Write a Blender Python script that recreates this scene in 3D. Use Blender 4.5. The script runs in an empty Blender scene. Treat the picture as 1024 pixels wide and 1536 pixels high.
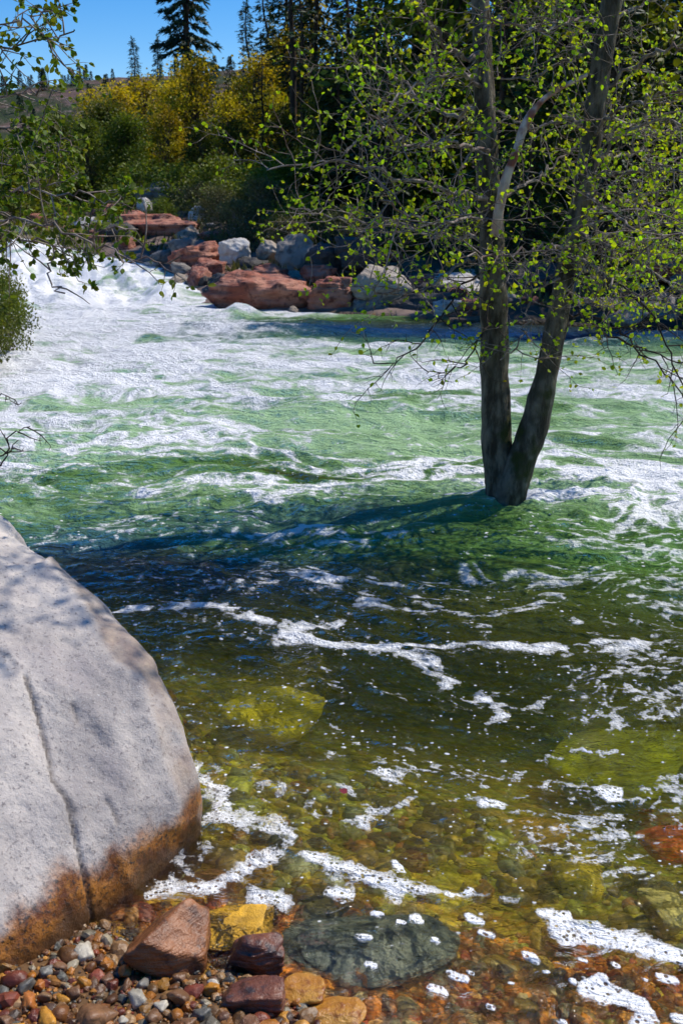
import bpy, math, random
import numpy as np
from math import radians as RAD, sin, cos, pi

S = bpy.context.scene
C = S.collection
# ------------------------------------------------------------------ camera
CAM_H, PITCH, FPX = 1.75, RAD(17.4), 1493.3
cam_d = bpy.data.cameras.new('camera'); cam = bpy.data.objects.new('camera', cam_d); C.objects.link(cam)
cam.location = (0, 0, CAM_H); cam.rotation_euler = (pi / 2 - PITCH, 0, 0)
cam_d.sensor_fit = 'VERTICAL'; cam_d.sensor_height = 36; cam_d.lens = 35
cam_d.clip_start = 0.05; cam_d.clip_end = 3000
cam_d.dof.use_dof = True; cam_d.dof.focus_distance = 3.6; cam_d.dof.aperture_fstop = 7.0
S.camera = cam
CAM = np.array([0, 0, CAM_H])
FWD = np.array([0, cos(PITCH), -sin(PITCH)]); UPV = np.array([0, sin(PITCH), cos(PITCH)])

def ray(px, py):
    return FWD + (px - 512) / FPX * np.array([1., 0, 0]) + (768 - py) / FPX * UPV
def P(px, py, d):                 # survey: a point of the place seen at (px, py) and d metres deep
    return CAM + d * ray(px, py)
def PZ(px, py, z=0.):
    r = ray(px, py); return CAM + (z - CAM_H) / r[2] * r
def survey_px(x, y, z):           # inverse: which photo pixel a point of the place was measured at
    dy, dz = y, z - CAM_H
    f = dy * FWD[1] + dz * FWD[2]; u = dy * UPV[1] + dz * UPV[2]
    f = np.maximum(f, .05)
    return 512 + FPX * x / f, 768 - FPX * u / f

# ------------------------------------------------------------------ numpy noise
_rs = np.random.RandomState(7)
_perm = _rs.permutation(256); _perm = np.concatenate([_perm, _perm, _perm])
_g3 = _rs.normal(size=(256, 3)); _g3 /= np.linalg.norm(_g3, axis=1)[:, None]
def noise3(p):
    p = np.asarray(p, float); i = np.floor(p).astype(int); f = p - i; i &= 255
    u = f * f * f * (f * (f * 6 - 15) + 10)
    out = 0
    for dx in (0, 1):
        for dy in (0, 1):
            for dz in (0, 1):
                h = _perm[_perm[_perm[i[..., 0] + dx] + i[..., 1] + dy] + i[..., 2] + dz]
                g = _g3[h]
                w = (u[..., 0] if dx else 1 - u[..., 0]) * (u[..., 1] if dy else 1 - u[..., 1]) * (u[..., 2] if dz else 1 - u[..., 2])
                out = out + w * (g[..., 0] * (f[..., 0] - dx) + g[..., 1] * (f[..., 1] - dy) + g[..., 2] * (f[..., 2] - dz))
    return out * 1.5
def fbm3(p, octv=4, lac=2.03, gain=.5):
    a, s, o = 1., 0., np.asarray(p, float)
    for k in range(octv):
        s = s + a * noise3(o + 17.3 * k); o = o * lac; a *= gain
    return s
def n2(x, y, fx, fy, seed=0., octv=1, gain=.5):
    q = np.stack([x * fx + seed * 3.1, y * fy - seed * 1.7, np.full_like(x, seed * 5.3 + .37)], -1)
    return fbm3(q, octv, gain=gain) if octv > 1 else noise3(q)
def sstep(a, b, x):
    t = np.clip((x - a) / (b - a), 0, 1); return t * t * (3 - 2 * t)

# ------------------------------------------------------------------ mesh helpers
def mesh(name, V, F, mats=(), smooth=True, col=None, attrs=None):
    V = np.asarray(V, np.float32); F = np.asarray(F, np.int32)
    me = bpy.data.meshes.new(name); k = F.shape[1]
    me.vertices.add(len(V)); me.vertices.foreach_set('co', V.ravel())
    me.loops.add(F.size); me.loops.foreach_set('vertex_index', F.ravel())
    me.polygons.add(len(F)); me.polygons.foreach_set('loop_start', np.arange(0, F.size, k, dtype=np.int32))
    me.polygons.foreach_set('use_smooth', np.broadcast_to(np.asarray(smooth, bool), (len(F),)).copy())
    if col is not None:
        c = np.ones((len(V), 4), np.float32); c[:, :3] = col
        a = me.attributes.new('col', 'FLOAT_COLOR', 'POINT'); a.data.foreach_set('color', c.ravel())
    for n, v in (attrs or {}).items():
        if np.ndim(v) == 2:
            c = np.ones((len(V), 4), np.float32); c[:, :3] = v
            a = me.attributes.new(n, 'FLOAT_COLOR', 'POINT'); a.data.foreach_set('color', c.ravel())
        else:
            a = me.attributes.new(n, 'FLOAT', 'POINT'); a.data.foreach_set('value', np.asarray(v, np.float32).ravel())
    me.update(calc_edges=True); me.validate()
    for m in mats: me.materials.append(m)
    return me
def obj(name, me, parent=None, loc=None):
    o = bpy.data.objects.new(name, me); C.objects.link(o)
    if parent is not None: o.parent = parent
    if loc is not None: o.location = loc
    return o
def tag(o, label=None, cat=None, group=None, kind=None):
    if label: o['label'] = label
    if cat: o['category'] = cat
    if group: o['group'] = group
    if kind: o['kind'] = kind
    return o
def empty(name, loc=(0, 0, 0)):
    o = bpy.data.objects.new(name, None); C.objects.link(o); o.location = loc; return o
def copy_tree(o, loc, rz, sc, label=None, group=None):
    r = o.copy(); C.objects.link(r); r.location = loc; r.rotation_euler = (0, 0, rz); r.scale = sc
    if label: r['label'] = label
    if group: r['group'] = group
    for ch in list(o.children):
        c = ch.copy(); C.objects.link(c); c.parent = r
    return r

class Bag:                        # gathers pieces of one part before they become ONE mesh
    def __init__(s): s.V = []; s.F = []; s.C = []; s.S = []; s.n = 0
    def add(s, V, F, col=None, sm=True):
        V = np.asarray(V, float); s.V.append(V); s.S.append(np.full(len(F), sm)); s.F.append(np.asarray(F) + s.n); s.n += len(V)
        if col is not None: s.C.append(np.broadcast_to(np.asarray(col, float), (len(V), 3)))
    def mesh(s, name, mats, smooth=True):
        if not s.V: return None
        return mesh(name, np.concatenate(s.V), np.concatenate(s.F), mats, np.concatenate(s.S), np.concatenate(s.C) if s.C else None)

def spline(pts, n):
    p = np.asarray(pts, float)
    if len(p) == 2: t = np.linspace(0, 1, n)[:, None]; return p[0] * (1 - t) + p[1] * t
    q = np.concatenate([[2 * p[0] - p[1]], p, [2 * p[-1] - p[-2]]])
    t = np.linspace(0, len(p) - 1 - 1e-9, n); i = t.astype(int); f = (t - i)[:, None]
    a, b, c, d = q[i], q[i + 1], q[i + 2], q[i + 3]
    return .5 * (2 * b + (c - a) * f + (2 * a - 5 * b + 4 * c - d) * f ** 2 + (3 * b - a - 3 * c + d) * f ** 3)
def tube(pts, rad, seg=6, bump=0., seed=0.):
    p = np.asarray(pts, float); n = len(p); rad = np.broadcast_to(np.asarray(rad, float), (n,))
    t = np.gradient(p, axis=0); t /= np.linalg.norm(t, axis=1)[:, None] + 1e-12
    ref = np.array([1., .13, .07]) if abs(t[0, 0]) < .8 else np.array([.1, .2, 1.])
    u = np.cross(t, ref); u /= np.linalg.norm(u, axis=1)[:, None] + 1e-12
    w = np.cross(t, u)
    a = np.linspace(0, 2 * pi, seg, endpoint=False)
    ring = u[:, None, :] * np.cos(a)[None, :, None] + w[:, None, :] * np.sin(a)[None, :, None]
    R = np.repeat(rad[:, None], seg, 1)
    if bump:
        q = p[:, None, :] + ring * rad[:, None, None]
        R = R * (1 + bump * fbm3(np.stack([q[..., 0] * 22, q[..., 1] * 22, q[..., 2] * 7], -1) + seed, 3) + bump * 1.3 * noise3(q * 7 + seed))
    V = (p[:, None, :] + ring * R[..., None]).reshape(-1, 3)
    i = np.arange(n - 1)[:, None] * seg; j = np.arange(seg)[None]; j2 = (j + 1) % seg
    F = np.stack([i + j, i + j2, i + seg + j2, i + seg + j], -1).reshape(-1, 4)
    V = np.concatenate([V, p[-1:]]); k = len(V) - 1; b = (n - 1) * seg
    cap = np.stack([b + np.arange(seg), b + (np.arange(seg) + 1) % seg, np.full(seg, k), np.full(seg, k)], -1)
    cap[:, 3] = cap[:, 2]
    return V, F                   # open tip: radius tapers to nothing there

_ico = {}
def ico(level):
    if level not in _ico:
        import bmesh
        bm = bmesh.new(); bmesh.ops.create_icosphere(bm, subdivisions=level, radius=1.0)
        V = np.array([v.co[:] for v in bm.verts]); F = np.array([[v.index for v in f.verts] for f in bm.faces]); bm.free()
        _ico[level] = (V / np.linalg.norm(V, axis=1)[:, None], F)
    return _ico[level]
def softmin_shape(U, N, D, p):    # star-shaped stone cut by planes N.x = D, edges worn round
    dn = U @ N.T
    r = np.where(dn > 1e-3, np.maximum(dn, 1e-3) / D, 0)
    return (r ** p).sum(1) ** (-1. / p)
def rock_v(level, seed, planes=13, p=16, rough=.05, freq=2.2, flat=0.):
    rs = np.random.RandomState(seed); U, F = ico(level)
    N = rs.normal(size=(planes, 3)); N /= np.linalg.norm(N, axis=1)[:, None]
    N = np.concatenate([N, np.eye(3), -np.eye(3)]); D = np.concatenate([rs.uniform(.62, 1.0, planes), rs.uniform(.85, 1.1, 6)])
    r = softmin_shape(U, N, D, p)
    V = U * r[:, None]
    V = V * (1 + rough * fbm3(V * freq + seed, 4))[:, None]
    if flat: V = V * (1 + flat * .5 * noise3(V * np.array([1., 1., 7.]) + seed))[:, None]
    return V, F
def hull_planes(pts):
    pts = np.asarray(pts, float); n = len(pts); N = []; D = []
    for i in range(n):
        for j in range(i + 1, n):
            for k in range(j + 1, n):
                m = np.cross(pts[j] - pts[i], pts[k] - pts[i]); l = np.linalg.norm(m)
                if l < 1e-9: continue
                m /= l; d = pts @ m; d0 = m @ pts[i]
                if (d <= d0 + 1e-6).all(): N.append(m); D.append(d0)
                elif (d >= d0 - 1e-6).all(): N.append(-m); D.append(-d0)
    return np.array(N), np.array(D)

# ------------------------------------------------------------------ node helpers
def mat(name):
    m = bpy.data.materials.new(name); m.use_nodes = True; nt = m.node_tree; nt.nodes.clear()
    return m, nt
class NT:
    def __init__(s, nt): s.nt = nt
    def n(s, t, **kw):
        x = s.nt.nodes.new(t)
        for k, v in kw.items():
            if k.startswith('i_'):
                x.inputs[k[2:].replace('_', ' ')].default_value = v
            else: setattr(x, k, v)
        return x
    def link(s, a, b): s.nt.links.new(a, b)
    def put(s, sock, v):
        if isinstance(v, bpy.types.NodeSocket): s.link(v, sock)
        else: sock.default_value = v
    def math(s, op, a, b=0., clamp=False):
        x = s.nt.nodes.new('ShaderNodeMath'); x.operation = op; x.use_clamp = clamp
        s.put(x.inputs[0], a); s.put(x.inputs[1], b); return x.outputs[0]
    def ramp(s, f, lo, hi, a=0., b=1., smooth=True):
        x = s.nt.nodes.new('ShaderNodeMapRange'); x.interpolation_type = 'SMOOTHSTEP' if smooth else 'LINEAR'
        s.put(x.inputs['Value'], f); s.put(x.inputs['From Min'], lo); s.put(x.inputs['From Max'], hi)
        s.put(x.inputs['To Min'], a); s.put(x.inputs['To Max'], b); return x.outputs[0]
    def mix(s, f, a, b, mode='MIX'):
        x = s.nt.nodes.new('ShaderNodeMix'); x.data_type = 'RGBA'; x.blend_type = mode; x.clamp_factor = True
        s.put(x.inputs[0], f)
        for q, v in ((x.inputs[6], a), (x.inputs[7], b)):
            if isinstance(v, (tuple, list)) and len(v) == 3: v = (*v, 1)
            s.put(q, v)
        return x.outputs[2]
    def noise(s, vec, scale, detail=4, rough=.55, dist=0.):
        x = s.nt.nodes.new('ShaderNodeTexNoise'); s.link(vec, x.inputs['Vector'])
        x.inputs['Scale'].default_value = scale; x.inputs['Detail'].default_value = detail
        x.inputs['Roughness'].default_value = rough; x.inputs['Distortion'].default_value = dist; return x
    def voro(s, vec, scale, feature='F1', rnd=1.):
        x = s.nt.nodes.new('ShaderNodeTexVoronoi'); x.feature = feature; s.link(vec, x.inputs['Vector'])
        x.inputs['Scale'].default_value = scale; x.inputs['Randomness'].default_value = rnd; return x
    def mapping(s, vec, scale=(1, 1, 1), loc=(0, 0, 0)):
        x = s.nt.nodes.new('ShaderNodeMapping'); s.link(vec, x.inputs['Vector'])
        x.inputs['Scale'].default_value = scale; x.inputs['Location'].default_value = loc; return x.outputs[0]
    def attr(s, name):
        x = s.nt.nodes.new('ShaderNodeAttribute'); x.attribute_name = name; return x
    def bump(s, h, strength=.3, dist=.02, normal=None):
        x = s.nt.nodes.new('ShaderNodeBump'); x.inputs['Strength'].default_value = strength; x.inputs['Distance'].default_value = dist
        s.link(h, x.inputs['Height'])
        if normal is not None: s.link(normal, x.inputs['Normal'])
        return x.outputs[0]
    def principled(s, **kw):
        x = s.nt.nodes.new('ShaderNodeBsdfPrincipled')
        for k, v in kw.items():
            k = k.replace('_', ' ')
            if isinstance(v, (tuple, list)) and len(v) == 3: v = (*v, 1)
            s.put(x.inputs[k], v)
        return x
    def out(s, sh):
        o = s.nt.nodes.new('ShaderNodeOutputMaterial'); s.link(sh, o.inputs['Surface']); return o
    def oc(s):
        return s.nt.nodes.new('ShaderNodeTexCoord').outputs['Object']

# ------------------------------------------------------------------ light, sky
SUN_EL, SUN_AZ = RAD(52), RAD(60)       # azimuth measured from +Y towards +X
w = bpy.data.worlds.new('World'); S.world = w; w.use_nodes = True
wn = NT(w.node_tree); w.node_tree.nodes.clear()
sky = wn.n('ShaderNodeTexSky', sky_type='NISHITA'); sky.sun_disc = False
sky.sun_elevation = SUN_EL; sky.sun_rotation = SUN_AZ; sky.altitude = 900; sky.air_density = .95; sky.dust_density = .15; sky.ozone_density = 2.0
hs = wn.n('ShaderNodeHueSaturation'); hs.inputs['Saturation'].default_value = 1.5; hs.inputs['Hue'].default_value = .507; wn.link(sky.outputs[0], hs.inputs['Color'])
bg = wn.n('ShaderNodeBackground'); bg.inputs['Strength'].default_value = .15; wn.link(hs.outputs[0], bg.inputs['Color'])
wo = wn.n('ShaderNodeOutputWorld'); wn.link(bg.outputs[0], wo.inputs['Surface'])
ld = bpy.data.lights.new('sun', 'SUN'); ld.energy = 4.8; ld.angle = RAD(.53); ld.color = (1, .94, .85)
sun = bpy.data.objects.new('sun', ld); C.objects.link(sun)
SUN = np.array([sin(SUN_AZ) * cos(SUN_EL), cos(SUN_AZ) * cos(SUN_EL), sin(SUN_EL)])
import mathutils
sun.rotation_euler = mathutils.Vector((-SUN).tolist()).to_track_quat('-Z', 'Y').to_euler()
sun.location = (SUN * 60).tolist()
S.view_settings.view_transform = 'Standard'; S.view_settings.look = 'None'; S.view_settings.exposure = 0; S.view_settings.gamma = 1
S.render.engine = 'CYCLES'
cy = S.cycles
cy.max_bounces = 8; cy.diffuse_bounces = 3; cy.glossy_bounces = 3; cy.transmission_bounces = 6; cy.transparent_max_bounces = 8
cy.use_denoising = True; cy.denoiser = 'OPENIMAGEDENOISE'; cy.sample_clamp_indirect = 4; cy.caustics_reflective = False; cy.caustics_refractive = True
cy.use_adaptive_sampling = True; cy.adaptive_threshold = .03
# ------------------------------------------------------------------ materials
def foliage(name, base, var, trans=.35, hue=.03, size=1.5):
    m, nt = mat(name); t = NT(nt); oc = t.oc()
    a = t.attr('col'); oi = t.n('ShaderNodeObjectInfo')
    nz = t.noise(oc, size, 3)
    c = t.mix(t.ramp(nz.outputs['Fac'], .35, .65), base, var)
    c = t.mix(1., c, a.outputs['Color'], 'MULTIPLY')
    h = t.n('ShaderNodeHueSaturation'); t.link(c, h.inputs['Color'])
    t.link(t.ramp(oi.outputs['Random'], 0, 1, .5 - hue, .5 + hue, False), h.inputs['Hue'])
    t.link(t.ramp(oi.outputs['Random'], 0, 1, .8, 1.2, False), h.inputs['Value'])
    d = t.principled(Base_Color=h.outputs[0], Roughness=.55, Specular_IOR_Level=.3)
    tr = t.n('ShaderNodeBsdfTranslucent'); t.link(t.mix(1., h.outputs[0], (1.35, 1.3, .5), 'MULTIPLY'), tr.inputs['Color'])
    mx = t.n('ShaderNodeMixShader'); mx.inputs[0].default_value = trans
    t.link(d.outputs[0], mx.inputs[1]); t.link(tr.outputs[0], mx.inputs[2]); t.out(mx.outputs[0]); return m
def bark(name, a, b, c=None, scale=9, bump=.6, stretch=.25, moss=None):
    m, nt = mat(name); t = NT(nt); oc = t.oc()
    v = t.mapping(oc, (1, 1, stretch))
    n1 = t.noise(v, scale, 6, .65); n2_ = t.noise(oc, scale * .3, 3)
    col = t.mix(t.ramp(n1.outputs['Fac'], .38, .62), a, b)
    if c: col = t.mix(t.ramp(n2_.outputs['Fac'], .52, .66), col, c)
    if moss:
        n3 = t.noise(oc, 5, 4); col = t.mix(t.ramp(n3.outputs['Fac'], .55, .7), col, moss)
    h = t.math('ADD', n1.outputs['Fac'], t.math('MULTIPLY', t.noise(v, scale * 4, 4).outputs['Fac'], .4))
    p = t.principled(Base_Color=col, Roughness=.85, Specular_IOR_Level=.2, Normal=t.bump(h, bump, .02)); t.out(p.outputs[0]); return m
def stone(name, a, b, c, scale=2., wet=0., speck=.25, layers=0., wet_z=None, wet_col=(.12, .05, .02), use_col=False, cavity=True):
    m, nt = mat(name); t = NT(nt); oc = t.oc()
    n1 = t.noise(oc, scale, 6, .62); n2_ = t.noise(t.mapping(oc, (1, 1, 1), (3, 1, 7)), scale * 2.7, 5, .6); n3 = t.noise(oc, scale * 22, 3, .7)
    col = t.mix(t.ramp(n1.outputs['Fac'], .36, .64), a, b); col = t.mix(t.ramp(n2_.outputs['Fac'], .5, .68), col, c)
    if use_col: col = t.mix(1., t.attr('col').outputs['Color'], t.mix(.6, (1, 1, 1), t.mix(t.ramp(n1.outputs['Fac'], .3, .7), (.45, .42, .4), (1.5, 1.45, 1.4))), 'MULTIPLY')
    col = t.mix(t.math('MULTIPLY', t.ramp(n3.outputs['Fac'], .55, .72), speck), col, (.04, .035, .03))
    rough = .8 - .62 * wet
    hh = t.math('ADD', n1.outputs['Fac'], t.math('ADD', t.math('MULTIPLY', n2_.outputs['Fac'], .5), t.math('MULTIPLY', n3.outputs['Fac'], .12)))
    if layers:
        wv = t.noise(t.mapping(oc, (1, .6, 6)), scale * 1.5, 4); hh = t.math('ADD', hh, t.math('MULTIPLY', wv.outputs['Fac'], layers))
    if wet_z is not None:
        sp = t.n('ShaderNodeSeparateXYZ'); t.link(oc, sp.inputs[0])
        f = t.ramp(t.math('ADD', sp.outputs[2], t.math('MULTIPLY', t.math('SUBTRACT', n2_.outputs['Fac'], .5), .25)), wet_z, wet_z + .08, 1, 0)
        col = t.mix(f, col, t.mix(1., col, wet_col, 'MULTIPLY')); rough = t.ramp(f, 0, 1, .8, .25)
    p = t.principled(Base_Color=col, Roughness=rough, Specular_IOR_Level=.5, Normal=t.bump(hh, .95, .05 / scale * 2.6)); t.out(p.outputs[0]); return m

M = {}
M['alder_bark'] = bark('alder_bark', (.045, .036, .024), (.20, .17, .125), (.07, .06, .04), 14, .9, .3, moss=(.045, .05, .012))
M['twig_bark'] = bark('twig_bark', (.13, .10, .085), (.33, .28, .24), (.16, .11, .09), 20, .3)
M['dark_twig'] = bark('dark_twig', (.02, .015, .012), (.06, .045, .035), None, 20, .3)
M['pale_limb'] = bark('pale_limb', (.52, .34, .27), (.7, .58, .5), (.30, .11, .07), 18, .6, .4)
M['conifer_bark'] = bark('conifer_bark', (.02, .014, .010), (.07, .05, .035), (.1, .065, .045), 3, .8, .2)
M['tree_bark'] = bark('tree_bark', (.05, .04, .03), (.15, .12, .09), None, 3, .6)
M['alder_leaf'] = foliage('alder_leaf', (.27, .41, .014), (.37, .44, .014), .5, 0, 3)
M['overhang_leaf'] = foliage('overhang_leaf', (.11, .18, .015), (.2, .26, .018), .4, 0, 3)
M['needle'] = foliage('needle', (.018, .042, .012), (.035, .06, .014), .15, .02, .35)
M['needle_blue'] = foliage('needle_blue', (.022, .05, .03), (.03, .065, .03), .15, .01, .35)
M['gold_leaf'] = foliage('gold_leaf', (.40, .30, .014), (.24, .26, .014), .4, .012, .25)
M['green_leaf'] = foliage('green_leaf', (.07, .10, .012), (.14, .16, .014), .35, .02, .3)
M['shrub_leaf'] = foliage('shrub_leaf', (.09, .13, .018), (.17, .2, .02), .35, .02, .6)
M['olive_leaf'] = foliage('olive_leaf', (.075, .08, .03), (.11, .11, .045), .25, .015, .6)
M['grass'] = foliage('grass', (.16, .16, .02), (.1, .14, .015), .35, .01, 1)
M['red_rock'] = stone('red_rock', (.31, .08, .04), (.44, .20, .13), (.11, .032, .022), 2.2, .05, .45, 1.2, wet_z=-.28, wet_col=(.3, .25, .25))
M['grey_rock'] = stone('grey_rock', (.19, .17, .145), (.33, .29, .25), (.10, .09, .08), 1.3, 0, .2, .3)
M['white_rock'] = stone('white_rock', (.46, .43, .4), (.58, .55, .51), (.28, .25, .22), 1.5, 0, .15, .3)
M['tan_rock'] = stone('tan_rock', (.34, .27, .2), (.42, .36, .29), (.2, .16, .13), 1.5, 0, .2, .4)
M['shaded_dark_rock'] = stone('shaded_dark_rock', (.028, .025, .022), (.06, .052, .045), (.02, .017, .015), 1.5, .3, .2, .4)  # dark stone, with the shade of the far bank put into its colour
M['pebble'] = stone('pebble', (1, 1, 1), (1, 1, 1), (1, 1, 1), 30, .72, .55, use_col=True)
M['submerged'] = stone('submerged', (1, 1, 1), (1, 1, 1), (1, 1, 1), 9, .2, .35, use_col=True)
def wet_rock(name, a, b, c, scale=9): M[name] = stone(name, a, b, c, scale, .72, .35, .8)
wet_rock('wet_brown', (.20, .07, .022), (.36, .14, .05), (.09, .035, .018), 9)
wet_rock('wet_maroon', (.12, .04, .025), (.22, .08, .04), (.045, .03, .03), 10)
wet_rock('wet_orange', (.42, .17, .02), (.52, .26, .04), (.25, .08, .015), 10)
wet_rock('wet_slate', (.12, .135, .105), (.22, .235, .185), (.07, .07, .055), 7)

# boulder: pale granite, mineral stained and damp below the flood mark
m, nt = mat('granite'); t = NT(nt); oc = t.oc(); M['granite'] = m
nA = t.noise(oc, 1.7, 5, .6); nB = t.noise(t.mapping(oc, (1, 1, .8), (5, 2, 1)), 4.5, 6, .62); nC = t.noise(oc, 85, 3, .7); nD = t.noise(oc, 210, 2, .6); nE = t.noise(oc, 13, 6, .7)
c = t.mix(t.ramp(nA.outputs['Fac'], .36, .62), (.33, .295, .275), (.585, .52, .46))
c = t.mix(t.math('MULTIPLY', t.ramp(nB.outputs['Fac'], .52, .72), .6), c, (.33, .29, .285))
c = t.mix(t.math('MULTIPLY', t.ramp(nE.outputs['Fac'], .55, .75), .35), c, (.36, .30, .26))
c = t.mix(t.math('MULTIPLY', t.ramp(nC.outputs['Fac'], .54, .68), .7), c, (.15, .13, .13))
c = t.mix(t.math('MULTIPLY', t.ramp(nD.outputs['Fac'], .62, .74), .55), c, (.74, .72, .70))
pit = t.voro(oc, 26); c = t.mix(t.math('MULTIPLY', t.ramp(pit.outputs['Distance'], .04, .09, 1, 0), .4), c, (.12, .09, .085))
at = t.attr('stain'); c = t.mix(t.math('MULTIPLY', at.outputs['Fac'], .75), c, t.mix(t.ramp(nE.outputs['Fac'], .4, .6), (.26, .18, .14), (.38, .28, .2)))
sp = t.n('ShaderNodeSeparateXYZ'); t.link(oc, sp.inputs[0])
wl = t.math('ADD', t.attr('flood').outputs['Fac'], t.math('MULTIPLY', t.math('SUBTRACT', nB.outputs['Fac'], .5), .26))
wl = t.math('ADD', wl, t.math('MULTIPLY', t.math('SUBTRACT', nE.outputs['Fac'], .5), .08))
wet = t.ramp(wl, -.02, .05, 1, 0)
rust = t.mix(t.ramp(nE.outputs['Fac'], .36, .6), (.14, .04, .008), (.44, .17, .028)); rust = t.mix(t.ramp(nC.outputs['Fac'], .5, .65), rust, (.06, .035, .02))
rust = t.mix(t.ramp(wl, -.13, -.03, 1, 0), rust, (.09, .045, .02))
c = t.mix(wet, c, rust)
ck = t.attr('crack').outputs['Fac']; c = t.mix(t.math('MULTIPLY', ck, .75), c, (.06, .05, .045))
hh = t.math('ADD', t.math('MULTIPLY', nE.outputs['Fac'], .7), t.math('ADD', t.math('MULTIPLY', nC.outputs['Fac'], .25), t.math('MULTIPLY', t.ramp(pit.outputs['Distance'], .03, .1), .1)))
hh = t.math('ADD', hh, nB.outputs['Fac'])
p = t.principled(Base_Color=c, Roughness=t.ramp(wet, 0, 1, .82, .3), Specular_IOR_Level=t.ramp(wet, 0, 1, .25, .55), Normal=t.bump(hh, .55, .02)); t.out(p.outputs[0])

# ground
m, nt = mat('riverbank_ground'); t = NT(nt); oc = t.oc(); M['ground'] = m
a = t.attr('col'); n1 = t.noise(oc, 1.2, 8, .65); n2_ = t.noise(oc, 9, 5, .6); vz = t.voro(oc, 22)
vr = t.mix(.4, (1, 1, 1), t.mix(1., t.mix(.55, vz.outputs['Color'], (.7, .7, .6)), (1.5, 1.3, .9), 'MULTIPLY'))
bedf = t.attr('bed').outputs['Fac']
c = t.mix(1., a.outputs['Color'], t.mix(t.ramp(n1.outputs['Fac'], .3, .7), (.5, .5, .5), (1.4, 1.4, 1.4)), 'MULTIPLY')
c = t.mix(bedf, c, t.mix(1., c, vr, 'MULTIPLY'))
c = t.mix(t.math('MULTIPLY', bedf, t.math('MULTIPLY', .45, t.ramp(vz.outputs['Distance'], .35, .6))), c, t.mix(1., c, (.25, .25, .25), 'MULTIPLY'))
hh = t.math('ADD', n1.outputs['Fac'], t.math('MULTIPLY', n2_.outputs['Fac'], .3)); hh = t.math('SUBTRACT', hh, t.math('MULTIPLY', t.math('MULTIPLY', bedf, vz.outputs['Distance']), .5))
p = t.principled(Base_Color=c, Roughness=.8, Specular_IOR_Level=.3, Normal=t.bump(hh, .6, .08)); t.out(p.outputs[0])

m, nt = mat('hill_side'); t = NT(nt); oc = t.oc(); M['hill'] = m
n1 = t.noise(oc, .09, 7, .65); n2_ = t.noise(oc, .4, 5, .7)
c = t.mix(t.ramp(n1.outputs['Fac'], .42, .58), (.13, .085, .07), (.035, .05, .02)); c = t.mix(t.ramp(n2_.outputs['Fac'], .55, .68), c, (.25, .19, .17))
p = t.principled(Base_Color=c, Roughness=.9, Specular_IOR_Level=.1, Normal=t.bump(n2_.outputs['Fac'], .8, 1.)); t.out(p.outputs[0])
# ------------------------------------------------------------------ the river course
NEAR = [(40, -14), (14, -2.5), (4, .55), (1.8, 1.15), (.9, 1.33), (.3, 1.5), (.06, 1.72), (-.14, 1.86), (-.36, 1.97), (-.62, 2.1), (-1.4, 2.5), (-2.2, 3.6), (-2.7, 5.0), (-3.2, 7), (-3.9, 10.2), (-4.6, 12), (-7, 15.5), (-10.5, 20), (-14, 26), (-22, 40), (-34, 60)]
FAR = [(-24, 62), (-15.5, 40), (-9.6, 28.5), (-6.4, 24.4), (-4.0, 22.2), (-3.1, 19.6), (-2.5, 17.7), (-1.3, 16.7), (0, 16.2), (1.5, 15.4), (3.0, 14.9), (5, 14.3), (9, 13.2), (16, 10.8), (40, 3)]
RIV = np.array(NEAR + FAR, float)
def river_sd(x, y):               # signed distance to the shoreline, negative in the river
    px, py = x.ravel(), y.ravel(); d = np.full(px.shape, 1e9); ins = np.zeros(px.shape, bool)
    A = RIV; B = np.roll(RIV, -1, 0)
    for (ax, ay), (bx, by) in zip(A, B):
        ex, ey = bx - ax, by - ay
        tt = np.clip(((px - ax) * ex + (py - ay) * ey) / (ex * ex + ey * ey), 0, 1)
        d = np.minimum(d, (px - ax - tt * ex) ** 2 + (py - ay - tt * ey) ** 2)
        cr = ((ay > py) != (by > py)) & (px < (bx - ax) * (py - ay) / (by - ay + 1e-12) + ax); ins ^= cr
    d = np.sqrt(d); return np.where(ins, -d, d).reshape(x.shape)
def level(x, y):                  # mean water level: calm pool below, rapids, upper reach
    q = y + .28 * (x + 6) * sstep(0, -12, x) * 0
    return .25 * sstep(18.6, 21.5, q - .35 * x) + .43 * sstep(21.0, 27.0, q - .1 * x) + .008 * np.maximum(y - 27, 0)
def lateral(x, y): return y - 1.0 * x    # >0 towards the far left
def ground_z(x, y):
    sd = river_sd(x, y); lv = level(x, y); r = np.hypot(x, y)
    dep = -sd
    inside = -(.03 + .19 * np.clip(dep, 0, 1.0) + .34 * np.clip(dep - 1.0, 0, 2.4) + .12 * np.clip(dep - 3.4, 0, 3))
    inside = inside - .75 * sstep(0, .22, dep) * sstep(7, 11, y)
    far = (y > 12) & (x > -.28 * y)
    bank_far = .12 * sstep(0, .8, sd) + .32 * sstep(.5, 5, sd) + .055 * np.clip(sd - 3, 0, 40) + .02 * np.clip(sd - 40, 0, 400)
    bank_near = .10 * np.clip(sd, 0, 1.2) + .16 * np.clip(sd - 1.2, 0, 3)
    bank_left = .35 * sstep(0, .8, sd) + .18 * np.clip(sd, 0, 12)
    f1 = sstep(9, 13, y + .3 * x) * sstep(-8, 2, x + .30 * y); f2 = sstep(1.5, -1.5, x + .12 * y) * sstep(2.0, 6, y) * (1 - f1)
    out = bank_near * (1 - f1) * (1 - f2) + bank_far * f1 + bank_left * f2
    z = np.where(sd < 0, inside, out)
    rough = .012 * sstep(0, 3, r) * n2(x, y, 3, 3, 1, 3) + sstep(3, 9, y) * (sd > 0) * np.clip(sd, 0, 1) * (.12 * n2(x, y, .8, .8, 2, 4) + .3 * sstep(5, 20, sd) * n2(x, y, .12, .12, 3, 3))
    return lv + z + rough

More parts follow.
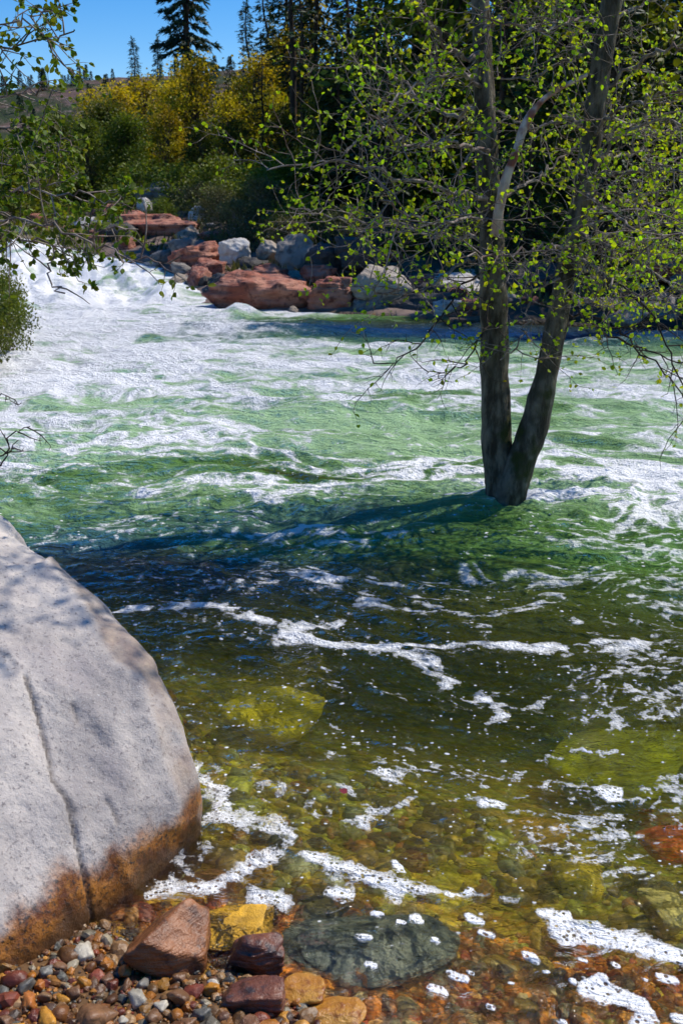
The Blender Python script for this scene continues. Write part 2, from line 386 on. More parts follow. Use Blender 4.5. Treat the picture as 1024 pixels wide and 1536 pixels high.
# ------------------------------------------------------------------ ground sheet
n = 620
u = np.linspace(-1, 1, n); wx = .55 * np.sinh(7.0 * u); wx = wx * (900 / wx.max())
gx, gy = np.meshgrid(wx, wx + 3.0 * np.exp(-(wx / 60) ** 2))
gz = ground_z(gx, gy)
sd = river_sd(gx, gy)
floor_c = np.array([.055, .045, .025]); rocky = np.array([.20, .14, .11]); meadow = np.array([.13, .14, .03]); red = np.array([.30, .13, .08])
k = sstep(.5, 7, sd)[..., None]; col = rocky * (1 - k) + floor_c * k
bank_shade = (sstep(.5, 3.5, gx) * sstep(9, 12, gy))[..., None]; col = col * (1 - bank_shade) + np.array([.035, .028, .018]) * bank_shade  # shade under the right bank trees, painted into the ground colour
lf = (sstep(0, -4, gx + .25 * gy) * sstep(6, 16, gy))[..., None]; col = col * (1 - lf) + meadow * lf
q = PZ(985, 400, 1.05); rp = (np.exp(-(((gx - q[0] - .5) / 2.6) ** 2 + ((gy - q[1]) / 1.5) ** 2)))[..., None]; col = col * (1 - rp) + red * rp
nearc = np.array([.16, .085, .035]); nb = (sstep(5, 3, np.hypot(gx, gy)) * (sd > -.05))[..., None]; col = col * (1 - nb) + nearc * nb
# bed: amber stones in the shallows, olive and yellow-green algae deeper
dep = np.clip(-sd, 0, 9)
b0 = np.array([.55, .32, .035]); b1 = np.array([.55, .48, .035]); b2 = np.array([.42, .48, .035])
kk = sstep(.3, 1.0, dep)[..., None]; k2 = sstep(1.2, 3.0, dep)[..., None]
bed = (b0 * (1 - kk) + b1 * kk) * (1 - k2) + b2 * k2
bed = bed * (1 + .55 * n2(gx, gy, 1.5, 1.5, 9, 4))[..., None]
ins = (sd < 0)[..., None]; col = np.where(ins, bed, col)
V = np.stack([gx, gy, gz], -1).reshape(-1, 3); idx = np.arange(n * n).reshape(n, n)
F = np.stack([idx[:-1, :-1], idx[:-1, 1:], idx[1:, 1:], idx[1:, :-1]], -1).reshape(-1, 4)
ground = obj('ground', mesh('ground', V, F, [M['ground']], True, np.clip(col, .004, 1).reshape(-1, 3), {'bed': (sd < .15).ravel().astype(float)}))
tag(ground, kind='structure')

# ------------------------------------------------------------------ water
def interp_table(px, py, rows, table):
    xs = np.array([0, 256, 512, 768, 1024.]); T = np.array(table, float); R = np.array(rows, float)
    yi = np.clip(np.interp(py, R, np.arange(len(R))), 0, len(R) - 1.001); xi = np.clip(np.interp(px, xs, np.arange(5)), 0, 3.999)
    i = yi.astype(int); j = xi.astype(int); a = yi - i; b = xi - j
    return (T[i, j] * (1 - a) * (1 - b) + T[i + 1, j] * a * (1 - b) + T[i, j + 1] * (1 - a) * b + T[i + 1, j + 1] * a * b)
FOAM_ROWS = [340, 400, 445, 470, 482, 497, 507, 520, 545, 600, 660, 720, 760, 800, 850, 890, 950, 1050, 1150, 1250, 1350, 1420, 1536]
FOAM = [[.90, .88, .85, .7, .6], [.86, .66, .6, .3, .3], [.93, .85, .8, .3, .3], [.90, .9, .5, .12, .12], [.88, .72, .12, .08, .08], [.86, .78, .12, .08, .08], [.86, .6, .15, .12, .1],
        [.88, .84, .45, .2, .12], [.82, .74, .64, .60, .57], [.64, .51, .36, .41, .52], [.53, .44, .32, .44, .50], [.44, .42, .40, .52, .57], [.30, .36, .40, .40, .50], [.20, .30, .36, .27, .40],
        [.14, .28, .36, .24, .38], [.22, .24, .40, .34, .42], [.28, .32, .36, .36, .42], [.34, .30, .26, .33, .38], [.34, .36, .29, .33, .37], [.34, .40, .31, .32, .30], [.2, .2, .15, .12, .12], [.05, .1, .06, .06, .06], [0, 0, 0, 0, 0]]
AER = [[1, 1, 1, 1, 1]] * 3 + [[1, .9, .5, .2, .2], [1, .6, .08, .05, .05], [1, .7, .05, .05, .05], [1, .75, .1, .05, .05], [1, .95, .8, .5, .3], [1, .9, .85, .8, .7], [.85, .75, .6, .55, .6], [.72, .66, .5, .48, .55], [.55, .48, .42, .45, .48], [.38, .32, .34, .36, .4], [.22, .18, .22, .24, .28],
       [.10, .08, .10, .12, .16], [.06, .04, .05, .07, .09], [.02, .02, .02, .03, .03]] + [[0, 0, 0, 0, 0]] * 6
# long drifting strands: survey pixels, half width in pixels, strength
STR = [([(420, 957), (500, 969), (600, 968), (700, 967), (840, 972)], 8, .61), ([(570, 972), (630, 985), (665, 1020)], 13, .5), ([(365, 930), (430, 946), (510, 935)], 9, .4),
       ([(190, 916), (300, 911), (365, 926)], 9, .42), ([(320, 1215), (400, 1238), (430, 1262), (360, 1300), (320, 1325), (235, 1338)], 10, .5), ([(375, 1338), (410, 1352), (440, 1370)], 10, .6),
       ([(445, 1285), (490, 1298), (560, 1322), (600, 1335)], 11, .64), ([(600, 1337), (660, 1346), (720, 1350), (775, 1352)], 6, .5), ([(500, 1335), (530, 1343)], 9, .7),
       ([(812, 1372), (850, 1378)], 8, .8), ([(830, 1394), (880, 1404), (940, 1412), (1000, 1432), (1060, 1452)], 13, 1.), ([(895, 1492), (940, 1500), (965, 1514), (950, 1545)], 13, 1.), ([(870, 1482), (905, 1478)], 11, .9),
       ([(520, 1178), (545, 1200), (553, 1226), (525, 1232)], 8, .45), ([(553, 1226), (580, 1214), (615, 1192)], 7, .4), ([(715, 1038), (748, 1068), (738, 1092)], 8, .42), ([(630, 898), (725, 947)], 10, .4), ([(535, 902), (640, 922)], 11, .42),
       ([(860, 930), (890, 958), (965, 962)], 9, .35), ([(560, 1160), (600, 1175)], 9, .35), ([(690, 940), (840, 900)], 9, .3), ([(350, 830), (500, 870)], 14, .35), ([(600, 795), (690, 775)], 8, .3), ([(330, 1185), (300, 1150)], 9, .4), ([(720, 1208), (750, 1213)], 8, .6), ([(800, 1135), (930, 1120)], 8, .25)]
for q, r_ in (((687, 1461), 15), ((652, 1488), 13), ((725, 1383), 13), ((628, 1376), 16), ((516, 1336), 12), ((742, 1402), 12), ((790, 1436), 11), ((999, 1468), 17), ((838, 1527), 9), ((1012, 1524), 16), ((598, 1302), 10), ((655, 1410), 9), ((600, 1378), 8), ((735, 1508), 9), ((570, 1368), 9), ((560, 1445), 10), ((705, 1452), 6), ((868, 1442), 7), ((925, 1450), 8), ((965, 1470), 6), ((812, 1455), 6), ((770, 1472), 5), ((850, 1470), 6), ((680, 1349), 10), ((710, 1346), 10), ((555, 1404), 12), ((920, 1195), 14), ((585, 1160), 8)):
    STR.append(([(q[0] - r_ * .6, q[1] - 1), (q[0] + r_ * .6, q[1] + 2)], r_ * .42, .95))

ys = []; y = .9
while y < 66:
    ys.append(y); y += max(.0042, .00062 * y ** 1.72)
ys = np.array(ys); nc = 640
half = .55 * ys + 1.2 + .9 * np.clip(ys - 12, 0, 60) * .3
uu = np.linspace(-1, 1, nc); uu = .72 * uu + .28 * uu ** 3
X = half[:, None] * uu[None]; Y = np.repeat(ys[:, None], nc, 1)
print('water grid', X.shape)
px0, py0 = survey_px(X, Y, level(X, Y))
cov = interp_table(px0, py0, FOAM_ROWS, FOAM); aer = interp_table(px0, py0, FOAM_ROWS, AER)
outside = sstep(1100, 1700, px0) + sstep(-80, -600, px0)
near = py0 > 820
# strands in world space
wxn = X + .05 * n2(X, Y, 6, 6, 4, 3) * sstep(1, 3, Y); wyn = Y + .05 * n2(X, Y, 6, 6, 5, 3) * sstep(1, 3, Y)
strand = np.zeros_like(X); q_ = PZ(655, 772, 0.); cov = cov - .30 * np.exp(-((X - q_[0]) / .55) ** 2 - ((Y - q_[1]) / .3) ** 2)
for pts, hw, st in STR:
    w3 = np.array([PZ(a, b, 0.) for a, b in pts]); w3 = spline(w3, 4 * len(w3)) if len(w3) > 2 else w3
    d_ = np.linalg.norm(w3[0] - CAM); hw_w = hw / FPX * d_; asp = 1.75
    bx = (w3[:, 0].min() - 8 * hw_w, w3[:, 0].max() + 8 * hw_w); by = (w3[:, 1].min() - 8 * hw_w * asp, w3[:, 1].max() + 8 * hw_w * asp)
    msk = (X > bx[0]) & (X < bx[1]) & (Y > by[0]) & (Y < by[1])
    x_, y_ = wxn[msk], wyn[msk] / asp; dm = np.full(x_.shape, 1e9)
    for a, b in zip(w3[:-1], w3[1:]):
        ax, ay, ex, ey = a[0], a[1] / asp, b[0] - a[0], (b[1] - a[1]) / asp
        tt = np.clip(((x_ - ax) * ex + (y_ - ay) * ey) / (ex * ex + ey * ey + 1e-12), 0, 1)
        dm = np.minimum(dm, np.hypot(x_ - ax - tt * ex, y_ - ay - tt * ey))
    strand[msk] = np.maximum(strand[msk], st * np.exp(-(dm / hw_w) ** 2 * .8))
sdw = river_sd(X, Y)
# waves
amp = np.interp(Y, [0, 1.6, 2.6, 3.6, 5, 8, 12, 16, 20, 24, 30, 66], [.003, .005, .014, .026, .042, .080, .11, .125, .16, .2, .14, .14])
edge = sstep(0., -.5, sdw) * .8 + .2; amp = amp * edge
qx = X + .35 * n2(X, Y, .45, .45, 11, 2); qy = Y + .35 * n2(X, Y, .5, .5, 12, 2)
sc = np.interp(Y, [0, 2, 4, 8, 14, 25, 66], [7, 5.5, 2.9, 1.35, .95, .7, .6])
def rid(v): return 1 - 2.4 * np.abs(v)
def bands(seed, mult, fx, fy):
    # octaves at fixed world frequencies, cross-faded with distance so that near ripples are small and far waves are large
    out = np.zeros_like(X); lf = np.log2(sc * mult)
    for o in range(-2, 6):
        wgt = np.clip(1 - np.abs(lf - o), 0, 1)
        if wgt.max() <= 0: continue
        m_ = wgt > 0; out[m_] += wgt[m_] * noise3(np.stack([qx[m_] * fx * 2. ** o + seed, qy[m_] * fy * 2. ** o - seed, np.full(m_.sum(), seed + o * 3.3)], -1))
    return out
h1 = bands(3.1, .7, .55, 1.2); h2 = bands(8.4, 1.6, .7, 1.2); h3 = bands(14.2, 3.6, .8, 1.1); h4 = bands(21.9, 7.5, .9, 1.1)
h = .95 * h1 + .55 * rid(h2) - .25 + .28 * h3 + .14 * h4 * 1.0
Z = level(X, Y) + amp * h
rap = sstep(18.5, 20, Y - .3 * X) * sstep(31, 26, Y)
fu = .35 * X - .94 * Y; fv = .94 * X + .35 * Y
Z += rap * edge * (.30 * n2(fv, fu, .75, .33, 31, 3) + .09 * n2(fv, fu, 2.6, .8, 32, 3))
for pxx, pyy, rx, ry, hh_ in ((362, 474, .35, .3, .20), (250, 492, 1.6, .4, .05), (430, 497, 1.6, .45, .10), (600, 610, 1.1, .4, .05), (880, 785, .5, .28, .03), (640, 760, .6, .25, .035), (250, 870, .5, .3, .02)):
    q = PZ(pxx, pyy, 0.); Z += hh_ * np.exp(-((X - q[0]) / rx) ** 2 - ((Y - q[1]) / ry) ** 2)
tb = PZ(762, 752, 0.)             # water piles up against the standing stems
dd = np.hypot(X - tb[0], Y - tb[1] - .05); Z += .018 * np.exp(-((dd - .15) / .05) ** 2) * (1 + n2(X, Y, 9, 9, 44, 2))
aer = np.clip(aer + .1 * np.exp(-(((X - tb[0] - .1) / .5) ** 2 + ((Y - tb[1]) / .35) ** 2)) * .4, 0, 1)
# foam: lace that gathers on crests and along drift lines
qx0, qy0 = qx, qy; qx = qx + .16 * n2(X, Y, 1.7, 1.4, 15, 2) * sstep(2.5, 5, Y); qy = qy + .22 * n2(X, Y, 1.5, 1.5, 16, 2) * sstep(2.5, 5, Y)
lace = bands(41., 2.4, .55, 1.15); lace2 = bands(47., 5.5, .7, 1.1); lace3 = bands(53., 12., .8, 1.)
L = .62 * (1 - 3.2 * np.abs(lace)) + .34 * (1 - 3.2 * np.abs(lace2)) + .2 * lace3 * 2 + .1
patch = bands(61., .8, .5, 1.3) * 1.1
foam = L * (.55 + .40 * sstep(3.2, 5, Y)) + patch * (.55 + .25 * sstep(4, 8, Y)) + .22 * h * sstep(3, 8, Y) + (cov - .5) * 2.3 + np.where(strand > .62, strand * 2.3, strand * 1.75) - .18
foam += .9 * np.exp(-((dd - .15) / .055) ** 2) * (.6 + n2(X, Y, 7, 7, 45, 2)); fine = bands(71., 22., .8, 1.); foam += sstep(5, 3, Y) * (.30 * (1 - 3 * np.abs(bands(83., 9., .75, 1.))) + .45 * fine)
milk = bands(91., .55, .35, 1.3) + .6 * bands(95., 1.3, .4, 1.2)
aer = np.clip(aer * (1 + .75 * milk * sstep(1, .8, aer) + .25 * milk) + .26 * sstep(-.7, .6, foam) * sstep(3, 5.5, Y) * sstep(.02, .2, aer), 0, 1)
depth = np.clip(Z - ground_z(X, Y), 0, 4)
blue = np.zeros_like(X)  # deep water blue mixed with painted sky reflection in shaded patches
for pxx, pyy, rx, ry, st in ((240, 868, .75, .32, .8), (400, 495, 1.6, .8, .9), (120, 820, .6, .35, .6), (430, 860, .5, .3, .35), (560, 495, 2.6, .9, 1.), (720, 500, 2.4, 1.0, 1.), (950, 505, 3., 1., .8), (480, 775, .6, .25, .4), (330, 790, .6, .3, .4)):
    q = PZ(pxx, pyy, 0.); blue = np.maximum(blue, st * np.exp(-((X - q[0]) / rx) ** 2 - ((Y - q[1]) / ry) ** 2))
V = np.stack([X, Y, Z], -1).reshape(-1, 3); nr = len(ys); idx = np.arange(nr * nc).reshape(nr, nc)
F = np.stack([idx[:-1, :-1], idx[:-1, 1:], idx[1:, 1:], idx[1:, :-1]], -1).reshape(-1, 4)
keep = (sdw.reshape(-1)[F].min(1) < .5)
F = F[keep]; used = np.zeros(len(V), bool); used[F.ravel()] = True; remap = np.cumsum(used) - 1
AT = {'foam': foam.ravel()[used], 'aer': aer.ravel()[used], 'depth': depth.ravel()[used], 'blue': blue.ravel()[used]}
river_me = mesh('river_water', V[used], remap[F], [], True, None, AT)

def water_material():
    m, nt = mat('river_water'); t = NT(nt); oc = t.oc()
    f = t.attr('foam').outputs['Fac']; a = t.attr('aer').outputs['Fac']; d = t.attr('depth').outputs['Fac']; rf = t.attr('blue').outputs['Fac']
    cd = t.n('ShaderNodeSeparateXYZ'); t.link(oc, cd.inputs[0]); yy = cd.outputs[1]
    nf = t.noise(oc, 16, 5, .7); nm = t.noise(t.mapping(oc, (.7, 1.2, 1)), 5., 5, .65); nn = t.noise(oc, 60, 3, .6)
    # foam mask
    g = t.math('ADD', f, t.math('MULTIPLY', t.math('SUBTRACT', nf.outputs['Fac'], .5), t.ramp(yy, 3, 6, 1.5, 1.))); g = t.math('ADD', g, t.math('MULTIPLY', t.math('SUBTRACT', nn.outputs['Fac'], .5), .7))
    g = t.math('ADD', g, t.math('MULTIPLY', t.math('SUBTRACT', nm.outputs['Fac'], .5), .5))
    soft = t.ramp(yy, 3, 13, .14, 1.0, False)
    gr = t.noise(t.mapping(oc, (.55, 1., 1)), 34, 3, .75); g = t.math('ADD', g, t.math('MULTIPLY', t.math('SUBTRACT', gr.outputs['Fac'], .5), t.ramp(yy, 2.5, 7, 0, .8, False)))
    mask = t.ramp(g, t.math('SUBTRACT', .26, t.math('MULTIPLY', soft, .35)), t.math('ADD', t.math('MULTIPLY', soft, .65), .26))
    vb = t.voro(oc, 70); vb2 = t.voro(oc, 170)
    hole = t.math('MULTIPLY', t.ramp(t.noise(oc, 30, 2).outputs['Fac'], .37, .56), t.ramp(vb.outputs['Distance'], .24, .46, 1, 0))
    hole = t.math('MAXIMUM', hole, t.math('MULTIPLY', .6, t.ramp(vb2.outputs['Distance'], .18, .3, 1, 0)))
    hole = t.math('MULTIPLY', hole, t.ramp(yy, 2.2, 5, .95, .0, False))
    thin = t.ramp(g, .25, 1.0, .42, 1.); mask = t.math('MULTIPLY', t.math('MULTIPLY', mask, t.math('MAXIMUM', thin, t.ramp(yy, 3.5, 6))), t.math('SUBTRACT', 1., hole))
    # loose bubbles and painted sun glints: sparse bright specks on the water
    dens = t.ramp(t.math('ADD', t.noise(t.mapping(oc, (.6, 1.2, 1), (7, 3, 1)), 3.2, 4, .65, .8).outputs['Fac'], t.math('MULTIPLY', f, .06)), .36, .64, .0, .6); dens = t.math('ADD', dens, t.ramp(yy, 3.2, 6, 0, .16))
    speck = None
    for sc_, r0, r1, ylo, yhi in ((46, .10, .20, (1.7, 2.4), (3.5, 5)), (24, .08, .16, (2.2, 3.2), (7, 11)), (13, .05, .11, (4., 6.), (14, 20))):
        vs = t.voro(t.mapping(oc, (.75, 1., 0)), sc_); rnd = t.n('ShaderNodeSeparateColor'); t.link(vs.outputs['Color'], rnd.inputs[0])
        k_ = t.math('LESS_THAN', rnd.outputs[0], dens); siz = t.math('ADD', .5, rnd.outputs[1])
        v_ = t.math('MULTIPLY', k_, t.ramp(t.math('DIVIDE', vs.outputs['Distance'], siz), r0, r1, 1, 0)); v_ = t.math('MULTIPLY', v_, t.math('MULTIPLY', t.ramp(yy, *ylo), t.ramp(yy, *yhi, 1, 0)))
        speck = v_ if speck is None else t.math('MAXIMUM', speck, v_)
    mask = t.math('MAXIMUM', mask, t.math('MULTIPLY', speck, .85))
    # surface ripples too fine for the mesh
    rip = t.noise(t.mapping(oc, (1, 1.5, 1)), 22, 4, .6, .6); rip2 = t.noise(t.mapping(oc, (.8, 1.5, 1)), 7, 4, .6, .8); rip3 = t.noise(oc, 70, 2, .6)
    hgt = t.math('ADD', t.math('MULTIPLY', rip.outputs['Fac'], t.ramp(yy, 1.6, 6, .010, .032, False)), t.math('MULTIPLY', rip2.outputs['Fac'], t.math('MAXIMUM', t.ramp(yy, 1.5, 8, .012, .09, False), t.ramp(yy, 9, 14, .09, .17, False))))
    hgt = t.math('ADD', hgt, t.math('MULTIPLY', rip3.outputs['Fac'], t.ramp(yy, 2, 6, .0012, .008, False)))
    nb = t.bump(hgt, 1., 1.)
    fh = t.math('ADD', hgt, t.math('ADD', t.math('MULTIPLY', mask, t.ramp(yy, 1.5, 12, .005, .06, False)), t.math('MULTIPLY', t.math('ADD', nf.outputs['Fac'], nn.outputs['Fac']), t.ramp(yy, 1.5, 12, .004, .05, False))))
    fb = t.bump(t.math('MULTIPLY', fh, t.ramp(yy, 15, 20, 1, .45)), .8, 1.)
    # clear body
    ab = t.n('ShaderNodeCombineColor')
    for i_, kx in enumerate((.45, .32, 1.6)):
        t.link(t.math('POWER', 2.718, t.math('MULTIPLY', d, -kx)), ab.inputs[i_])
    refr = t.n('ShaderNodeBsdfRefraction', i_Roughness=0., i_IOR=1.33); t.link(ab.outputs[0], refr.inputs['Color']); t.link(nb, refr.inputs['Normal'])
    trn = t.n('ShaderNodeBsdfTransparent'); t.link(ab.outputs[0], trn.inputs['Color'])
    clear = t.n('ShaderNodeMixShader'); clear.inputs[0].default_value = CLEAR_T
    t.link(refr.outputs[0], clear.inputs[1]); t.link(trn.outputs[0], clear.inputs[2])
    # suspended silt and air: the river's own colour where it is deep, then painted sky blue
    silt = t.n('ShaderNodeBsdfDiffuse'); t.link(nb, silt.inputs['Normal'])
    big = t.noise(t.mapping(oc, (.35, .8, 1)), 1.1, 3)
    bc = t.mix(t.ramp(big.outputs['Fac'], .38, .62), (.058, .105, .010), (.028, .085, .030)); bc = t.mix(t.ramp(d, .5, 1.3, 1, 0), bc, (.10, .10, .008)); 
    bc = t.mix(t.ramp(a, 0., .35), bc, (.095, .20, .035)); bc = t.mix(t.ramp(a, .25, .9), bc, (.36, .54, .28))
    bc = t.mix(t.math('MULTIPLY', rf, .9), bc, (.008, .055, .20)); t.link(bc, silt.inputs['Color'])  # deep-water blue plus sky reflection painted into the body colour
    body = t.n('ShaderNodeMixShader')
    t.link(t.math('MAXIMUM', t.ramp(d, .18, 1.15, 0., .9), t.ramp(a, 0, .25)), body.inputs[0]); t.link(clear.outputs[0], body.inputs[1]); t.link(silt.outputs[0], body.inputs[2])
    gl = t.n('ShaderNodeBsdfGlossy', i_Roughness=.03); gl.inputs['Color'].default_value = (1, 1, 1, 1); t.link(nb, gl.inputs['Normal'])
    fr = t.n('ShaderNodeFresnel', i_IOR=1.33); t.link(nb, fr.inputs['Normal'])
    wat = t.n('ShaderNodeMixShader'); t.link(t.math('MULTIPLY', fr.outputs[0], 1., True), wat.inputs[0]); t.link(body.outputs[0], wat.inputs[1]); t.link(gl.outputs[0], wat.inputs[2])
    fm = t.principled(Base_Color=(.91, .91, .9), Roughness=.6, Specular_IOR_Level=.3, Normal=fb)
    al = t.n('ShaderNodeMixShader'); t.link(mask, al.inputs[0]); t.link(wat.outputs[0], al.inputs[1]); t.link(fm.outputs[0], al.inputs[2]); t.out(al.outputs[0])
    return m
CLEAR_T = .65
M['water'] = water_material(); river_me.materials.append(M['water'])
river = obj('river_water', river_me); tag(river, kind='structure')
# ------------------------------------------------------------------ the pale boulder
pts = [(-.335, 2.475, -.02), (-.365, 2.475, .23), (-.495, 2.60, .46), (-.75, 2.88, .615), (-1.11, 3.19, .735), (-1.5, 3.5, .86),
       (-.385, 2.38, .0), (-.56, 2.11, .03), (-.80, 1.79, .05), (-1.15, 1.5, .1), (-.62, 2.22, .27), (-.86, 2.38, .50), (-.85, 2.02, .28), (-1.3, 1.75, .45), (-1.25, 2.9, .78),
       (-1.9, 3.2, 1.0), (-2.3, 2.6, .95), (-1.7, 2.1, .8), (-2.0, 1.5, .3), (-2.5, 3.6, .3), (-1.6, 4.0, .3), (-.95, 3.45, .1), (-2.8, 2.4, .2)]
pts = [np.array(p_) for p_ in pts]; pts += [np.array([p_[0], p_[1], -.6]) for p_ in pts if p_[2] < .35]
bc = np.array([-1.35, 2.65, .05]); N, D = hull_planes(np.array(pts) - bc)
U, F = ico(8)
r = softmin_shape(U, N, D * 1.012, 34); V = U * r[:, None] + bc
Nn = np.zeros_like(V); fn = np.cross(V[F[:, 1]] - V[F[:, 0]], V[F[:, 2]] - V[F[:, 0]])
for k in range(3): np.add.at(Nn, F[:, k], fn)
Nn /= np.linalg.norm(Nn, axis=1)[:, None] + 1e-12
disp = .022 * fbm3(V * 2.3 + 3, 3) + .010 * fbm3(V * np.array([6, 6, 4.]) + 9, 4) + .0025 * fbm3(V * 26, 3)
# chipped shelves along the crest
sh = fbm3(V * 3.1 + 20, 2); disp -= .02 * sstep(.16, .26, sh) * sstep(.5, .62, V[:, 2])
front = (Nn @ FWD) < .1
def along(line, pw=None):
    best = np.full(len(V), 9.); dr = np.array([ray(*q) for q in line])
    px_, py_ = survey_px(V[:, 0], V[:, 1], V[:, 2]); q = spline([(*l, 0) for l in line], 6 * len(line))[:, :2]
    q = q + 1.2 * np.stack([np.sin(np.arange(len(q)) * 2.1), np.cos(np.arange(len(q)) * 1.7)], -1)
    for a, b in zip(q[:-1], q[1:]):
        e = b - a; tt = np.clip(((px_ - a[0]) * e[0] + (py_ - a[1]) * e[1]) / (e @ e), 0, 1)
        best = np.minimum(best, np.hypot(px_ - a[0] - tt * e[0], py_ - a[1] - tt * e[1]) * 2.7 / FPX)
    return np.where(front, best, 9.)
c1 = along([(38, 1012), (52, 1050), (66, 1092), (74, 1130), (80, 1172), (96, 1200), (108, 1240), (118, 1280), (128, 1325), (140, 1385)])
c2 = along([(158, 1200), (168, 1216), (176, 1236)]); c3 = along([(80, 1172), (92, 1188), (112, 1225)])
c4 = along([(110, 1055), (118, 1080)]); edge_l = along([(60, 835), (120, 905), (165, 990), (205, 1020), (225, 1085), (245, 1150), (262, 1200), (265, 1235)])
wob = .75 + .6 * np.abs(noise3(V * 14))
cr = np.maximum(np.maximum(np.exp(-(c1 / (.0058 * wob)) ** 2), .6 * np.exp(-(c2 / (.005 * wob)) ** 2)), np.maximum(.7 * np.exp(-(c3 / (.006 * wob)) ** 2), .6 * np.exp(-(c4 / .006) ** 2)))
disp -= .011 * cr + .002 * np.exp(-(c1 / .03) ** 2)
disp += .012 * np.exp(-(edge_l / .03) ** 2)
px_, py_ = survey_px(V[:, 0], V[:, 1], V[:, 2])
# the weathered flank beyond the crest
el = np.array([(60, 835), (120, 905), (165, 990), (205, 1020), (225, 1085), (245, 1150), (262, 1200), (265, 1235)], float)
stain = sstep(-4, 14, px_ - np.interp(py_, el[:, 1], el[:, 0])) * (py_ > 835) * (.55 + .6 * fbm3(V * 7, 3))
V = V + Nn * disp[:, None]
me = mesh('boulder', V, F, [M['granite']], True, None, {'stain': np.clip(stain * 1.5, 0, 1), 'flood': V[:, 2] - .128, 'crack': cr})
tag(obj('boulder', me), 'huge pale grey granite boulder with rust stained foot at the water edge', 'boulder')

# ------------------------------------------------------------------ single stones
def stone_at(name, label, cat, cx, cy, wpx, hpx, zc, mt, seed, depth_ratio=.9, level_=4, rough=.06, planes=13, p=16, flat=0., rz=None, group=None, col=None, lift=0., dist=None, tall=1.):
    c = PZ(cx, cy, zc) if dist is None else P(cx, cy, dist)
    d = (c - CAM) @ FWD; sx = wpx / FPX * d / 2; elev = math.asin(min(.95, (CAM_H - c[2]) / np.linalg.norm(c - CAM))) if c[2] < CAM_H else .05
    sy = sx * depth_ratio; hz = hpx / FPX * d / 2
    sz = math.sqrt(max((hz ** 2 - (sy * sin(elev)) ** 2), (.35 * hz) ** 2)) / max(cos(elev), .3) * tall
    V, F = rock_v(level_, seed, planes, p, rough, 2.2, flat)
    V = V / np.abs(V).max(0) * np.array([sx, sy, sz])
    me = mesh(name, V, F, [M[mt]], True, None if col is None else np.tile(np.array(col, float), (len(V), 1)) * (1 + .35 * fbm3(V * (4 / sx) + seed, 3))[:, None].clip(.3, 2))
    o = obj(name, me, None, c.tolist()); o.rotation_euler = (0, 0, (rz if rz is not None else 0))
    return tag(o, label, cat, group)

# bank stones at the near edge
stone_at('brown_stone', 'rust brown angular stone with a wet shiny corner beside the boulder foot', 'stone', 254, 1416, 122, 98, .045, 'wet_brown', 41, .8, 5, .05, 9, 26, group=None)
stone_at('maroon_stone', 'dark maroon stepped block of stone right of the rust brown stone', 'stone', 388, 1432, 92, 72, .03, 'wet_maroon', 52, .7, 5, .06, 10, 28, .2)
stone_at('maroon_stone', 'cracked dark maroon stone below the stepped block at the lower picture edge', 'stone', 383, 1496, 100, 72, .02, 'wet_maroon', 57, .8, 5, .06, 10, 22, .2)
stone_at('orange_stone', 'bright orange wet stone right of the cracked maroon stone', 'stone', 455, 1484, 76, 46, .005, 'wet_orange', 63, .9, 5, .07, 12, 18)
stone_at('orange_stone', 'orange brown wet stone cut by the bottom edge under the slate rock', 'stone', 505, 1520, 90, 52, .0, 'wet_orange', 65, .9, 5, .07, 12, 18)
stone_at('slate_rock', 'broad flat grey green slate rock just awash beside the near shore', 'rock', 558, 1432, 285, 118, -.055, 'wet_slate', 71, .62, 6, .05, 14, 14, .15)
SUB = 'submerged'
stone_at('submerged_stone', 'golden yellow stone under shallow water behind the rust brown stone', 'submerged stone', 345, 1398, 128, 66, -.022, SUB, 81, .8, 5, .06, col=(.62, .34, .02))
stone_at('submerged_stone', 'round bright yellow stone glowing under water at right', 'submerged stone', 866, 1322, 76, 60, -.20, SUB, 82, .9, 5, .05, col=(.85, .62, .05))
stone_at('submerged_stone', 'pale cream yellow stone under water cut by the right edge', 'submerged stone', 1000, 1372, 78, 56, -.15, SUB, 83, .9, 5, .05, col=(.8, .66, .25))
stone_at('submerged_stone', 'long vivid orange red stone under water at the right edge', 'submerged stone', 1004, 1272, 130, 52, -.16, SUB, 84, .6, 5, .05, col=(.8, .17, .012))
stone_at('submerged_stone', 'dull orange stone under water left of the orange red one', 'submerged stone', 800, 1252, 110, 46, -.30, SUB, 85, .8, 5, .05, col=(.62, .33, .02))
stone_at('submerged_stone', 'dark olive brown stone under water in the middle of the near shallows', 'submerged stone', 650, 1280, 90, 60, -.3, SUB, 86, .8, 5, .05, col=(.07, .055, .018))
stone_at('submerged_stone', 'big rounded yellow green stone deep under water in mid stream', 'submerged stone', 415, 1078, 165, 90, -.30, SUB, 87, .8, 5, .04, col=(.85, .68, .015))
stone_at('submerged_stone', 'very large flat yellow green rock deep under water near the right edge', 'submerged stone', 930, 1140, 260, 110, -.36, SUB, 88, .8, 5, .04, col=(.75, .72, .02))
stone_at('submerged_stone', 'dark brown stone under water behind the vivid orange red stone', 'submerged stone', 1010, 1080, 70, 60, -.40, SUB, 89, .8, 5, .05, col=(.25, .12, .02))
stone_at('submerged_stone', 'amber brown stone under water at the foot of the boulder', 'submerged stone', 300, 1345, 170, 56, -.10, SUB, 90, .7, 5, .06, col=(.22, .10, .02))
stone_at('submerged_stone', 'small ochre stone under water between the yellow and cream stones', 'submerged stone', 842, 1408, 60, 42, -.14, SUB, 91, .8, 4, .06, col=(.35, .2, .035))
stone_at('submerged_stone', 'olive stone under water just beyond the slate rock', 'submerged stone', 470, 1330, 100, 50, -.15, SUB, 92, .8, 4, .06, col=(.2, .17, .02))
